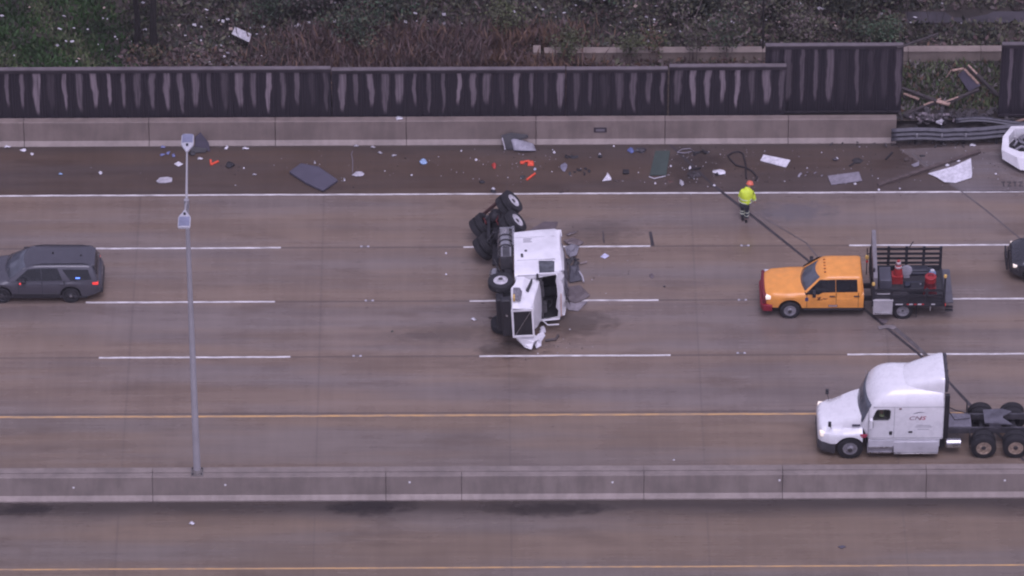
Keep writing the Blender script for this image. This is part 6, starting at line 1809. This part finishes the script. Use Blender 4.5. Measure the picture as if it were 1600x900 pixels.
shards('dark_shards', 'dark splinters heaped by the barrier foot right of the thin wire frame', 'debris', ((24.826, 10.138)[0], (24.826, 10.138)[1], .01), .3, .1, .04, 10, dmat(DARK), 101, .22)
shards('dark_shards', 'dark shards spread along the skewed joint above the lane edge line', 'debris', ((24.590, 8.590)[0], (24.590, 8.590)[1], .01), .17, .15, .03, 14, dmat((.05, .042, .045)), 102, .24)
shards('dark_shards', 'loose dark shards between the barrier end and the long brown beam', 'debris', ((33.606, 9.619)[0], (33.606, 9.619)[1], .01), .05, .03, .03, 6, dmat(BROWN), 103, .26)
shards('grey_shards', 'grey plastic shards right of the bright white board', 'debris', ((29.320, 8.557)[0], (29.320, 8.557)[1], .01), .3, .14, .03, 7, dmat(GREY), 104, .16)
shards('dark_shards', 'small dark shards beside the grey blue crumpled plastic', 'debris', ((19.784, 8.897)[0], (19.784, 8.897)[1], .01), .3, .15, .03, 8, dmat(DARK), 105, .16)
# wet stains with soft ragged edges
def stain(pxy, sx, sy, col, strength, seed, rot=0.0, rough=.2):
    m, nt, bs = newmat('stain_%02d' % seed)
    tc = node(nt, 'ShaderNodeTexCoord').outputs['Object']
    vl = node(nt, 'ShaderNodeVectorMath', operation='MULTIPLY'); vl.inputs[1].default_value = (1 / sx, 1 / sy, 0)
    nt.links.new(tc, vl.inputs[0])
    ln = node(nt, 'ShaderNodeVectorMath', operation='LENGTH'); nt.links.new(vl.outputs[0], ln.inputs[0])
    n = noise(nt, tc, 1.3, 5.0, .62, (1, 1.8, 1))
    r = math_n(nt, 'ADD', ln.outputs['Value'], math_n(nt, 'MULTIPLY', math_n(nt, 'SUBTRACT', n, .5), 1.5))
    bs.inputs['Base Color'].default_value = (*col, 1)
    bs.inputs['Roughness'].default_value = rough
    nt.links.new(smooth(nt, r, .25, .95, strength, 0.0), bs.inputs['Alpha'])
    b = MB(); b._f([b.v(p) for p in ((-sx, -sy, 0), (sx, -sy, 0), (sx, sy, 0), (-sx, sy, 0))])
    o = b.build('stain', m, smooth_deg=0); o.location = (pxy[0], pxy[1], .0025 + .0001 * seed); o.rotation_euler = (0, 0, rot)
    return tag(o, kind='structure')
stain((19.356, -1.515), 2.4, 1.2, (.07, .05, .036), .38, 1)
stain((16.884, -3.189), 1.9, .8, (.045, .036, .034), .45, 2)
stain((20.373, 4.547), 2.2, 1.2, (.07, .055, .05), .2, 3)
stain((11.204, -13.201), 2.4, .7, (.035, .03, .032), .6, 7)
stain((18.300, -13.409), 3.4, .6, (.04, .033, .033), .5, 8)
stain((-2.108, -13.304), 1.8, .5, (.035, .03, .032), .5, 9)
stain((24.607, 9.135), 1.9, 1.7, (.045, .037, .037), .28, 11)
stain((28.621, 6.043), 2.4, .9, (.2, .19, .21), .35, 12, rough=.1)
stain((14.310, -2.116), 3.0, .8, (.075, .055, .045), .2, 13)
# fine shattered glass and plastic, thickest round the impact points
rr = random.Random(77)
V, F, I = [], [], []
for (cx, cy), sx, sy, n in (((24.607, 9.135), 1.3, .9, 150), ((17.515, 9.367), 1.6, .7, 90), ((34.912, 9.063), 2.0, .9, 130), ((28.476, 8.835), 2.2, .9, 70), ((19.013, 1.710), 1.3, 1.6, 90), ((17.914, -3.196), 1.0, .5, 30), ((8.949, 9.246), 4.5, .8, 60)):
    for _ in range(n):
        p = Vector((rr.gauss(cx, sx), rr.gauss(cy, sy), .006))
        if p.y > 10.6: continue
        s_ = rr.choice((.015, .02, .025, .035)); a = rr.uniform(0, 6.28); i = len(V)
        for k in range(3):
            V.append((p.x + s_ * math.cos(a + k * 2.1) * rr.uniform(.6, 1.4), p.y + s_ * math.sin(a + k * 2.1), p.z))
        V.append((p.x, p.y, p.z + s_))
        F += [(i, i + 1, i + 3), (i + 1, i + 2, i + 3), (i + 2, i, i + 3)]
        I += [rr.choice((0, 1, 2, 2, 3))] * 3
tag(from_py('shattered_bits', V, F, [dmat(WHITE), dmat(PALE), dmat(DARK), dmat(BROWN)], I), kind='stuff')

# ------------------------------------------------------------------ rain haze
hm = bpy.data.materials.new('rain_haze'); hm.use_nodes = True
hn = hm.node_tree; hn.nodes.clear()
vo = hn.nodes.new('ShaderNodeVolumePrincipled')
vo.inputs['Color'].default_value = (.9, .88, .92, 1)
vo.inputs['Density'].default_value = 0.00012
mo = hn.nodes.new('ShaderNodeOutputMaterial'); hn.links.new(vo.outputs[0], mo.inputs['Volume'])
b = MB(); b.box((-1000, -1000, -1.2), (1000, 1000, 156.0))
tag(b.build('haze', hm, smooth_deg=0), kind='stuff')
